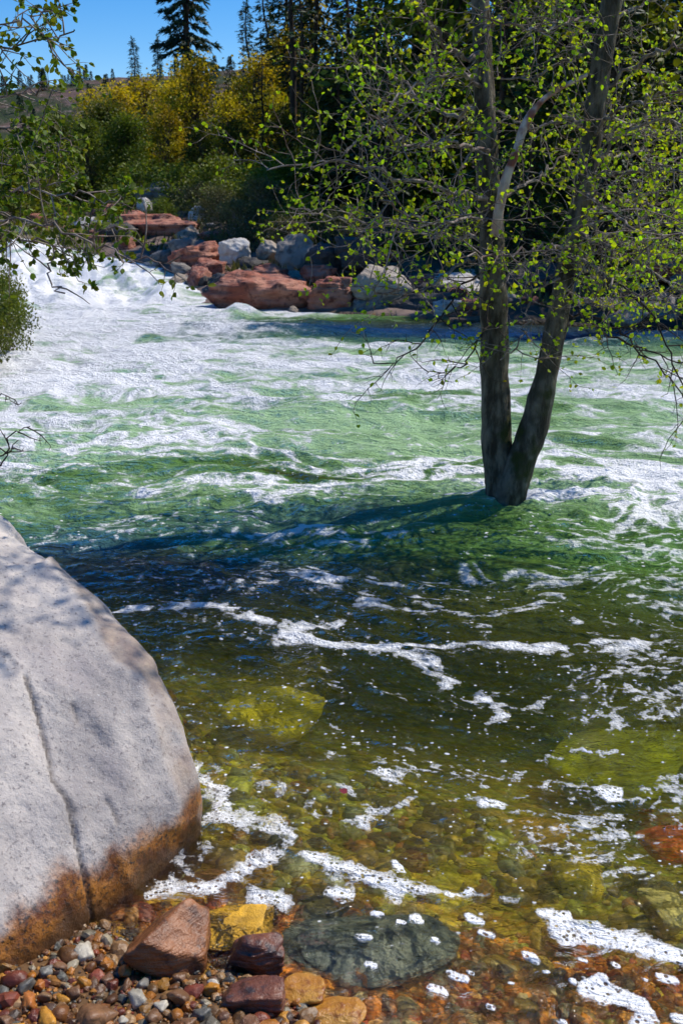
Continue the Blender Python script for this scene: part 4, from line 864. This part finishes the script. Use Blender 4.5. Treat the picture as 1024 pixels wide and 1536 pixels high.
# ------------------------------------------------------------------ tree kinds
def sprays(pos, dirs, ln, wd, rs, up=.8):
    d, u, n_ = basis(dirs, rs); n_ = n_ * .6 + np.array([0, 0, up]); n_ -= (n_ * d).sum(-1, keepdims=True) * d; n_ /= np.linalg.norm(n_, axis=-1, keepdims=True) + 1e-9
    u = np.cross(d, n_); ln = np.asarray(ln)[:, None]; wd = np.asarray(wd)[:, None]
    V = np.stack([pos, pos + d * ln * .45 + u * wd, pos + d * ln, pos + d * ln * .5 - u * wd], 1)
    return V.reshape(-1, 3), np.arange(4 * len(pos)).reshape(-1, 4)
def conifer(name, seed, h, r, base, gap, droop, per, dens, m, sl=.34, sw=.05, taper=.85, top=.06):
    rs = np.random.RandomState(seed); root = empty(name)
    wob = np.array([[rs.normal(0, .02) * h * .1 * k, rs.normal(0, .02) * h * .1 * k, h * k / 6] for k in range(7)]); wob[0] = 0
    b = Bag(); tq = spline(wob, 30); b.add(*tube(tq, np.interp(np.linspace(0, 1, 30), [0, .05, 1], [.019 * h, .016 * h, .002 * h]), 10, .08))
    P0, D0, LN, WD, CO = [], [], [], [], []
    z = base
    while z < h * .985:
        tt = (z - base) / (h - base); R = r * ((1 - tt) ** taper * .94 + top) * rs.uniform(.75, 1.1) * min(1, .55 + tt * 4); cx, cy_ = np.interp(z, tq[:, 2], tq[:, 0]), np.interp(z, tq[:, 2], tq[:, 1])
        a0 = rs.uniform(0, 6.28)
        for k in range(per):
            if rs.rand() < .12: continue
            a = a0 + k * 6.283 / per + rs.normal(0, .25); L = R * rs.uniform(.65, 1.12); n_ = max(4, int(L / .12)); s = np.linspace(0, 1, n_)
            dz = -droop * L * s ** 1.4 + .35 * L * droop * s ** 3 + (.25 * tt) * L * s
            bp = np.stack([cx + cos(a) * L * s, cy_ + sin(a) * L * s, z + rs.normal(0, gap * .2) + dz], -1)
            b.add(*tube(bp, np.linspace(.006 * h * (1 - tt * .7) * .5, .004, n_), 4))
            m_ = int(L * dens); si = rs.uniform(.12, 1, m_) ** .8; pos = np.stack([np.interp(si, s, bp[:, q]) for q in range(3)], -1)
            bd = np.array([cos(a), sin(a), -droop * .5]); sd_ = np.array([-sin(a), cos(a), 0]); wdt = (1 - si * .6) * L * .22
            pos = pos + sd_ * (rs.uniform(-1, 1, m_) * wdt)[:, None] + np.array([0, 0, 1.]) * rs.normal(-.03, .05, m_)[:, None]
            dd = bd + sd_ * rs.uniform(-.9, .9, m_)[:, None] + rs.normal(0, .25, (m_, 3)) + np.array([0, 0, -.15])
            P0.append(pos); D0.append(dd); LN.append(sl * rs.uniform(.6, 1.3, m_)); WD.append(sw * rs.uniform(.7, 1.3, m_)); CO.append(np.full(m_, rs.uniform(.7, 1.3)) * rs.uniform(.75, 1.25, m_))
        z += gap * rs.uniform(.7, 1.3) * (1 - .5 * tt)
    m_ = 40; P0.append(np.stack([rs.normal(0, .03, m_) + wob[-1, 0], rs.normal(0, .03, m_) + wob[-1, 1], rs.uniform(h * .95, h * 1.0, m_)], -1)); D0.append(rs.normal(0, .5, (m_, 3)) + np.array([0, 0, .8])); LN.append(np.full(m_, sl * .7)); WD.append(np.full(m_, sw)); CO.append(np.ones(m_))
    V, F = sprays(np.concatenate(P0), np.concatenate(D0), np.concatenate(LN), np.concatenate(WD), rs)
    c = np.repeat(np.concatenate(CO)[:, None] * (1 + rs.normal(0, .06, (len(V) // 4, 3))), 4, 0)
    obj('trunk', b.mesh('conifer_trunk', [M['conifer_bark']]), root); obj('crown', mesh('conifer_crown', V, F, [M[m]], True, c), root); return root
def broadleaf(name, seed, h, cw, trunk, nclump, nleaf, ls, m, spread=.5, parts=('trunk', 'crown'), shape=.5, trunk_m='tree_bark', stems=1, up=.35):
    rs = np.random.RandomState(seed); root = empty(name); b = Bag(); pos, dr, sz, co = [], [], [], []
    for st in range(stems):
        a = rs.uniform(0, 6.28); off = np.array([cos(a), sin(a), 0]) * (cw * .12 if stems > 1 else 0)
        tp = np.array([off * .4, off + rs.normal(0, .03 * h, 3) * [1, 1, 0] + [0, 0, h * .3], off * 1.6 + rs.normal(0, .05 * h, 3) * [1, 1, 0] + [0, 0, h * .62], off * 2 + rs.normal(0, .05 * h, 3) * [1, 1, 0] + [0, 0, h * .95]])
        tq = spline(tp, 24); b.add(*tube(tq, np.linspace(.018 * h, .003 * h, 24) / (stems ** .5), 8, .08))
        for k in range(nclump // stems):
            t_ = rs.uniform(trunk, 1.0); a = rs.uniform(0, 6.28); prof = (math.sin(pi * min(1, (t_ - trunk) / (1.02 - trunk)) ** shape)) ** .75
            R = cw * prof * rs.uniform(.25, 1.0) ** .6; j = min(23, int(t_ * 22)); c0 = tq[max(0, int(j * .78))]
            c = np.array([tq[j, 0] + cos(a) * R, tq[j, 1] + sin(a) * R, h * t_ + rs.normal(0, .02 * h)])
            mid = (c0 + c) / 2 + np.array([0, 0, .04 * h]) + rs.normal(0, .02 * h, 3); b.add(*tube(spline([c0, mid, c], 7), np.linspace(.006 * h, .0015 * h, 7), 4))
            n_ = rs.poisson(nleaf); cr2 = cw * spread * rs.uniform(.25, .5)
            pp = c + rs.normal(0, 1, (n_, 3)) * cr2 * np.array([1, 1, .55]); pos.append(pp); dr.append((pp - c) / cr2 + rs.normal(0, .6, (n_, 3)) + np.array([0, 0, .1])); sz.append(ls * rs.uniform(.6, 1.3, n_)); co.append(np.full(n_, rs.uniform(.6, 1.35)) * rs.uniform(.8, 1.2, n_))
    me = leaves_mesh('leaf_crown', np.concatenate(pos), np.concatenate(dr), np.concatenate(sz), rs, M[m], up, np.concatenate(co)[:, None] * (1 + rs.normal(0, .05, (len(np.concatenate(co)), 3))))
    obj(parts[0], b.mesh('tree_trunk', [M[trunk_m]]), root); obj(parts[1], me, root); return root
rs = np.random.RandomState(77)
used = {}
def plant(proto, px, d, toprow, h0, label, cat, group=None, wscale=1., rz=None, z=None, sink=.1, xy=None):
    q = P(px, 250, d) if xy is None else np.array([xy[0], xy[1], 0.]); g_ = ground_at(q[0], q[1]) - sink if z is None else z
    top = P(px, toprow, d)[2] if toprow is not None else None
    s = (top - g_) / h0 if top is not None else d
    loc = (q[0], q[1], g_); sc_ = (s * wscale, s * wscale, s); a = rs.uniform(0, 6.28) if rz is None else rz
    if proto.name not in used:
        used[proto.name] = 1; o = proto; o.location = loc; o.rotation_euler = (0, 0, a); o.scale = sc_
    else: o = copy_tree(proto, loc, a, sc_)
    if 'group' in o: del o['group']
    return tag(o, label, cat, group)

con_a = conifer('conifer_tree', 1, 9., 1.75, .5, .26, .35, 6, 22, 'needle', .26, .04)
con_b = conifer('conifer_tree', 2, 9., 1.5, .8, .30, .5, 5, 20, 'needle', .28, .04)
con_c = conifer('conifer_tree', 3, 9., 1.3, .6, .24, .25, 6, 22, 'needle_blue', .24, .035)
con_t = conifer('tall_conifer', 4, 22., 2.1, 5, .5, .45, 6, 34, 'needle_blue', .5, .06, .42, .25)
pine = conifer('pine_tree', 5, 12., 1.2, 5.5, .55, .3, 4, 16, 'needle', .32, .04, .5, .25)
gold_a = broadleaf('golden_tree', 11, 6., 1.7, .22, 80, 72, .12, 'gold_leaf')
gold_b = broadleaf('golden_tree', 12, 6., 1.5, .25, 66, 68, .12, 'gold_leaf', .45, shape=.6)
grn_a = broadleaf('green_tree', 13, 6., 2.0, .15, 90, 110, .14, 'green_leaf')
grn_b = broadleaf('green_tree', 14, 6., 1.5, .12, 70, 100, .14, 'green_leaf', .5, shape=.7)
olive = broadleaf('olive_bush', 15, 2., 1.2, .08, 60, 90, .07, 'olive_leaf', .45, ('stem', 'foliage'), .6, 'twig_bark', 4)
shrub = broadleaf('green_shrub', 16, 1.5, .9, .08, 46, 80, .075, 'shrub_leaf', .5, ('stem', 'foliage'), .6, 'twig_bark', 4)

# skyline and golden belt
plant(con_t, 290, 75, -330, 22, 'very tall conifer with drooping tiers rising alone above the golden trees', 'tree', wscale=.68)
plant(con_c, 208, 80, 66, 9, 'pointed blue green conifer left of the very tall conifer', 'tree')
plant(con_c, 243, 84, 62, 9, 'slim pointed conifer touching the left side of the very tall conifer', 'tree', wscale=.8)
plant(con_c, 378, 66, 14, 9, 'dark pointed conifer on the skyline right of the very tall conifer', 'tree', wscale=1.1)
plant(con_b, 408, 66, 30, 9, 'dark conifer close beside the dark pointed one on the skyline', 'tree')
plant(con_a, 352, 80, 92, 9, 'low dark conifer between the very tall one and the dark pointed one', 'tree')
plant(con_a, 268, 62, 98, 9, 'dark broad conifer directly under the very tall conifer', 'tree', wscale=1.2)
G = [(gold_a, 190, 47, 138, 'golden green tree at the left end of the golden belt', 1.2), (gold_b, 250, 43, 165, 'bright gold tree in the middle of the golden belt, slim trunk', 1.), (gold_a, 305, 45, 98, 'tallest golden tree below the very tall conifer', 1.), (gold_b, 345, 42, 150, 'golden tree with bare lower twigs right of the tallest golden tree', 1.1), (gold_a, 392, 44, 98, 'golden tree at the right end of the belt before dark trunks', 1.), (gold_b, 225, 50, 126, 'golden tree behind the left end of the belt under the pointed conifer', 1.3), (gold_b, 440, 46, 60, 'tall thin russet tree leafing out before the dark forest', .8), (gold_a, 470, 48, -10, 'tall sparse russet tree reaching the top edge beside the forest', .7), (grn_b, 365, 50, 128, 'yellow green tree behind the right end of the belt', 1.1), (gold_a, 285, 50, 118, 'golden tree behind the middle of the belt', 1.1)]
for pr, a, d, tr, lb, ws in G: plant(pr, a, d, tr, 6., lb, 'tree', 'golden trees of the far bank', ws)
Gr = [(grn_a, 160, 44, 160, 'dark green rounded tree left of the golden belt', 1.1), (grn_a, 196, 40, 178, 'dark green bushy tree low in front of the golden belt', 1.1), (grn_b, 300, 39, 190, 'green bushy tree low under the tallest golden tree', 1.), (grn_b, 360, 40, 185, 'green leafy tree low at the right of the golden belt', 1.1), (grn_b, 425, 36, 170, 'green leafy tree before the dark tall trunks', 1.1), (grn_a, 500, 30, 120, 'leafy green tree at the left edge of the shaded forest', .8), (grn_b, 560, 32, 60, 'light green tree mixed among the shaded conifers', .9), (grn_b, 470, 34, 200, 'low green tree at the forest edge', 1.2), (grn_a, 90, 60, 178, 'olive green tree below the rocky hill', .9), (grn_b, 118, 75, 180, 'tall narrow olive green tree below the rocky hill', .8), (grn_b, 60, 70, 190, 'pale olive tree behind the left branches', 1.), (grn_a, 30, 55, 215, 'rounded green tree behind the left branches', 1.), (grn_a, -40, 50, 200, 'green tree at the left edge of the upper river', 1.)]
for pr, a, d, tr, lb, ws in Gr: plant(pr, a, d, tr, 6., lb, 'tree', 'green trees of the far bank', ws)
plant(pine, 440, 38, -120, 12, 'dark tall pine trunk left of the shaded forest', 'tree', 'bare trunked pines', 1.1)
plant(pine, 395, 41, 60, 12, 'slim dark pine standing in the golden belt', 'tree', 'bare trunked pines', .7)
plant(pine, 455, 40, -60, 12, 'second dark pine close behind the tall pine trunk', 'tree', 'bare trunked pines', .9)
plant(pine, 620, 34, -200, 12, 'tall pine trunk among the shaded conifers behind the alder', 'tree', 'bare trunked pines', 1.)

plant(con_b, 405, 52, -40, 9, 'dark tall conifer rising right of the skyline conifers', 'tree', wscale=.8)
plant(con_a, 432, 47, -120, 9, 'dark conifer beside the tall pine trunk', 'tree', wscale=.8)
plant(con_a, 478, 42, -160, 9, 'dark tall conifer at the left end of the shaded forest', 'tree', wscale=.85)
plant(con_b, 520, 37, -140, 9, 'dark conifer just inside the left end of the shaded forest', 'tree', wscale=.8)
plant(con_c, 575, 44, -150, 9, 'tall dark conifer behind the left half of the shaded forest', 'tree', wscale=.9)
plant(con_a, 660, 46, -180, 9, 'tall dark conifer far behind the left alder stem', 'tree', wscale=.9)
plant(gold_b, 150, 49, 146, 6., 'golden tree above the dark green tree at the far left of the belt', 'tree', 'golden trees of the far bank', 1.2)
plant(gold_a, 420, 50, 90, 6., 'golden tree glowing between the dark trunks', 'tree', 'golden trees of the far bank', 1.)
plant(gold_a, 262, 46, 135, 6., 'broad golden tree left of the tallest golden tree', 'tree', 'golden trees of the far bank', 1.)
plant(grn_a, 135, 41, 185, 6., 'dark green tree at the left end below the golden belt', 'tree', 'green trees of the far bank', .9)
# the shaded forest behind the alder
protect = [(-6, 27), (-2.2, 21), (-3.5, 28), (-1, 19.5), (-2.3, 18.7), (.5, 16.7), (-7, 31), (-5, 36), (-4, 24), (-3, 20), (-1, 17), (-.3, 16.5), (.5, 15.5), (-5, 20), (-3, 16), (0, 12.3), (3, 11.8), (6, 11), (-3, 14)]
sd2 = np.array([sin(SUN_AZ), cos(SUN_AZ)]); kk_ = math.tan(SUN_EL); cnt = 0
spots = []
for yb, sp_ in ((18.2, 1.9), (20.5, 2.2), (23.5, 2.3), (27, 2.6), (31, 3.0), (36, 3.4), (42, 4.0)):  # nearest row added, mostly out of view, to shade the right bank
    x = {18.2: 6.2, 20.5: 3.2, 23.5: 1.2, 27: .5, 31: .0, 36: .2, 42: .6}[yb]
    while x < .343 * yb * 1.35 + 4:
        spots.append((x + rs.uniform(-.5, .5), yb + rs.uniform(-.9, .9) - .16 * max(x, 0))); x += sp_ * rs.uniform(.75, 1.3)
rowname = {0: 'front rank', 1: 'middle rank', 2: 'back rank'}
for k, (x, y) in enumerate(spots):
    h = rs.uniform(7.5, 10.5) + (y - 20) * .16
    for qx_, qy_ in protect:
        v = np.array([x - qx_, y - qy_]); t_ = v @ sd2; lat = abs(v[0] * sd2[1] - v[1] * sd2[0])
        if 0 < t_ and lat < 3.0: h = min(h, max(2.5, t_ * kk_ * .95))
    pr = (con_a, con_b, con_c)[rs.randint(3)] if rs.rand() < .82 else grn_b
    hh0 = 6. if pr is grn_b else 9.
    px_c, _ = survey_px(x, y, 2.); rk = 'in the front rank of the dark forest' if y < 23 else ('in the middle of the dark forest' if y < 30 else 'deep at the back of the dark forest')
    lb = ('leafy dark green tree ' if pr is grn_b else 'dark shaded conifer ') + rk + ' behind the alder'
    plant(pr, 0, h / hh0, None, hh0, lb, 'tree', ('leafy trees ' if pr is grn_b else 'conifers ') + rk, rs.uniform(.95, 1.25), xy=(x, y)); cnt += 1
print('forest', cnt)

# bushes among the rocks
SH = [(shrub, 285, 30, 285, 'green shrub between the red rocks and the dark ledge', 1.2), (shrub, 340, 27, 275, 'green shrub behind the pale rocks', 1.3), (olive, 300, 29, 275, 'olive bush on the bank left of the pale rocks', 1.2), (olive, 430, 20.5, 325, 'olive bush right beside the tall grey boulder', 1.), (shrub, 385, 28, 265, 'green shrub beneath the olive bushes uphill', 1.3), (olive, 352, 22.5, 300, 'thin olive grey bush above the white block of rock', 1.), (olive, 395, 23.5, 270, 'olive bush behind the tall grey boulder', 1.), (olive, 325, 26, 280, 'olive bush behind the steep red slab', 1.), (shrub, 268, 34, 250, 'green shrub on the ledge under the golden trees', 1.), (shrub, 335, 33, 240, 'green shrub at the foot of the golden trees at right', 1.2), (shrub, 205, 36, 250, 'green shrub on the dark grey ledge', 1.2), (shrub, 165, 34, 285, 'low green shrub left of the rounded red brown rock', 1.2), (shrub, 240, 28, 300, 'small bright shrub growing on the rounded red brown rock', 1.), (shrub, 450, 22, 300, 'green shrub left of the shaded grey rocks', 1.2), (olive, 520, 21, 310, 'olive bush over the shaded grey rocks', 1.1), (shrub, 420, 30, 240, 'green shrub below the dark pine trunks', 1.5), (shrub, 20, 36, 240, 'bright yellow green shrub on the left bank upstream', 1.6), (shrub, 70, 40, 250, 'yellow green shrub beside the upper river', 1.6), (shrub, -30, 33, 230, 'green shrub at the left edge upstream', 1.6), (shrub, 105, 42, 262, 'low shrub at the bend of the upper river', 1.4), (shrub, 600, 20, 330, 'dark shrub in shade at the forest edge', 1.3), (shrub, 860, 18.5, 350, 'dark shrub in shade behind the right alder stem', 1.3),
      (olive, 700, 20, 325, 'dark bush in shade behind the left alder stem', 1.2), (olive, 960, 18.5, 345, 'dark bush in shade above the lit red shelf', 1.2)]
for pr, a, d, tr, lb, ws in SH: plant(pr, a, d, tr, 2. if pr is olive else 1.5, lb, 'bush', None, ws)

plant(shrub, -8, 11.2, 452, 1.5, 'grassy green shrub hanging over the water at the left edge', 'bush', None, .75, z=-.02)
plant(shrub, -48, 10.2, 470, 1.5, 'small green shrub low on the left bank', 'bush', None, .9, z=-.02)
plant(shrub, -12, 12.6, 412, 1.5, 'thin pale green shrub at the left edge of the rapids', 'bush', None, .6, z=.05)
# undergrowth and grass: masses
def ground_many(x, y): return ground_z(np.asarray(x), np.asarray(y))
def tufts(name, label, n_, xr, yr, cond, ln, wd, m, seed):
    rs_ = np.random.RandomState(seed); x = rs_.uniform(*xr, n_); y = rs_.uniform(*yr, n_); sdd = river_sd(x, y); k = cond(x, y, sdd) & (n2(x, y, .5, .5, seed, 3) > -.12); x, y = x[k], y[k]; z = ground_many(x, y)
    k_ = 9; pos = np.repeat(np.stack([x, y, z], -1), k_, 0) + rs_.normal(0, .09, (len(x) * k_, 3)) * [1, 1, .05]; d = rs_.normal(0, .5, pos.shape) + [0, 0, 1.]
    V, F = sprays(pos, d, ln * rs_.uniform(.5, 1.3, len(pos)), wd * rs_.uniform(.7, 1.3, len(pos)), rs_, .1)
    c = np.repeat(np.repeat(rs_.uniform(.6, 1.3, (len(x), 1)), k_, 0) * np.ones(3), 4, 0)
    return tag(obj(name, mesh(name, V, F, [M[m]], True, c)), label, 'undergrowth' if name != 'grass' else 'grass', kind='stuff')
tufts('undergrowth', 'low olive undergrowth between the rocks and trees of the far bank', 14000, (-16, 18), (15, 50), lambda x, y, s: (s > 1.0) & (x > -.32 * y - 2), .24, .018, 'olive_leaf', 31)
tufts('grass', 'green and yellow grass on the left bank', 2600, (-30, -3.2), (7, 60), lambda x, y, s: (s > -.12) & (x < -.27 * y + 1), .38, .022, 'grass', 32)
tufts('dry_grass', 'ochre grass tufts fringing the left bank at the water', 420, (-6.2, -3.3), (8.5, 13.5), lambda x, y, s: (s > -.05) & (s < 1.6), .42, .02, 'gold_leaf', 33)

# ------------------------------------------------------------------ the rocky hill far behind
az = np.linspace(-1300, 1700, 260); skyl = np.interp(az, [-1300, -400, 0, 60, 130, 200, 350, 520, 900, 1700], [260, 195, 168, 156, 146, 142, 140, 130, 90, 60])
tt = np.linspace(0, 1, 90); R_ = 120 + 330 * tt; Vh = np.zeros((len(tt), len(az), 3))
for i, (t_, r_) in enumerate(zip(tt, R_)):
    for_ridge = np.array([P(a, s, 270)[2] for a, s in zip(az, skyl)])
    prof = sstep(0, .455, t_) * (1 - .35 * sstep(.5, 1., t_))
    Vh[i, :, 0] = (az - 512) / FPX * r_; Vh[i, :, 1] = r_ * .96; Vh[i, :, 2] = 1.5 + (for_ridge - 1.5) * prof
Vh[..., 2] += (1.6 * n2(Vh[..., 0], Vh[..., 1], .03, .03, 71, 5, .55)) * sstep(0, .2, tt)[:, None]
idx = np.arange(len(tt) * len(az)).reshape(len(tt), len(az)); F = np.stack([idx[:-1, :-1], idx[:-1, 1:], idx[1:, 1:], idx[1:, :-1]], -1).reshape(-1, 4)
hill = tag(obj('hill', mesh('hill', Vh.reshape(-1, 3), F, [M['hill']], True)), kind='structure')
def small_conifer(seed):
    rs_ = np.random.RandomState(seed); n_ = 420; z = rs_.uniform(.06, 1, n_) ** 1.1; a = rs_.uniform(0, 6.28, n_); R = (1 - z) * .2 * rs_.uniform(.2, 1, n_)
    pos = np.stack([cos_(a) * R, sin_(a) * R, z], -1); d = np.stack([cos_(a), sin_(a), np.full(n_, -.35)], -1)
    V, F = sprays(pos, d, .11 * rs_.uniform(.6, 1.2, n_), np.full(n_, .025), rs_); c = np.repeat(rs_.uniform(.7, 1.3, (n_, 1)) * np.ones(3), 4, 0)
    tv, tf = tube(np.array([(0, 0, -.05), (0, 0, .5), (0, 0, .96)]), [.018, .012, .003], 5); cc = np.concatenate([c, np.full((len(tv), 3), .6)])
    return mesh('hill_conifer', np.concatenate([V, tv]), np.concatenate([F, tf + len(V)]), [M['needle_blue']], True, cc)
cos_, sin_ = np.cos, np.sin
sm = [small_conifer(5), small_conifer(6)]
from mathutils import bvhtree
bv = bvhtree.BVHTree.FromPolygons([tuple(v) for v in Vh.reshape(-1, 3)], [tuple(int(q) for q in f) for f in F])
HT = [(62, 20), (70, 16), (97, 24), (117, 32), (142, 20), (36, 16), (48, 18), (88, 14), (12, 18), (172, 30), (180, 24), (150, 20)]
def hill_z(x, y):
    hit = bv.ray_cast((x, y, 500), (0, 0, -1)); return hit[0].z if hit[0] is not None else None
for k, (a, hp) in enumerate(HT):
    d = 268.; x = (a - 512) / FPX * d; z = hill_z(x, d * .96)
    if z is None: continue
    o = obj('hill_conifer', sm[k % 2], None, (x, d * .96, z - .3)); o.scale = [hp / FPX * d * .75] * 3; o.rotation_euler = (0, 0, rs.uniform(0, 6.28))
    tag(o, 'tiny conifer standing up on the skyline of the far rocky hill', 'tree', 'conifers on the hill skyline')
for k in range(170):
    t_ = rs.uniform(.05, .43); r_ = 120 + 330 * t_; a = rs.uniform(-420, 330) if k < 140 else rs.uniform(300, 520); x = (a - 512) / FPX * r_; z = hill_z(x, r_ * .96)
    if z is None: continue
    o = obj('hill_conifer', sm[k % 2], None, (x, r_ * .96, z - .3)); o.scale = [rs.uniform(2.2, 4.6)] * 3; o.rotation_euler = (0, 0, rs.uniform(0, 6.28))
    tag(o, 'tiny conifer on the slope of the far rocky hill', 'tree', 'conifers on the hill slope')
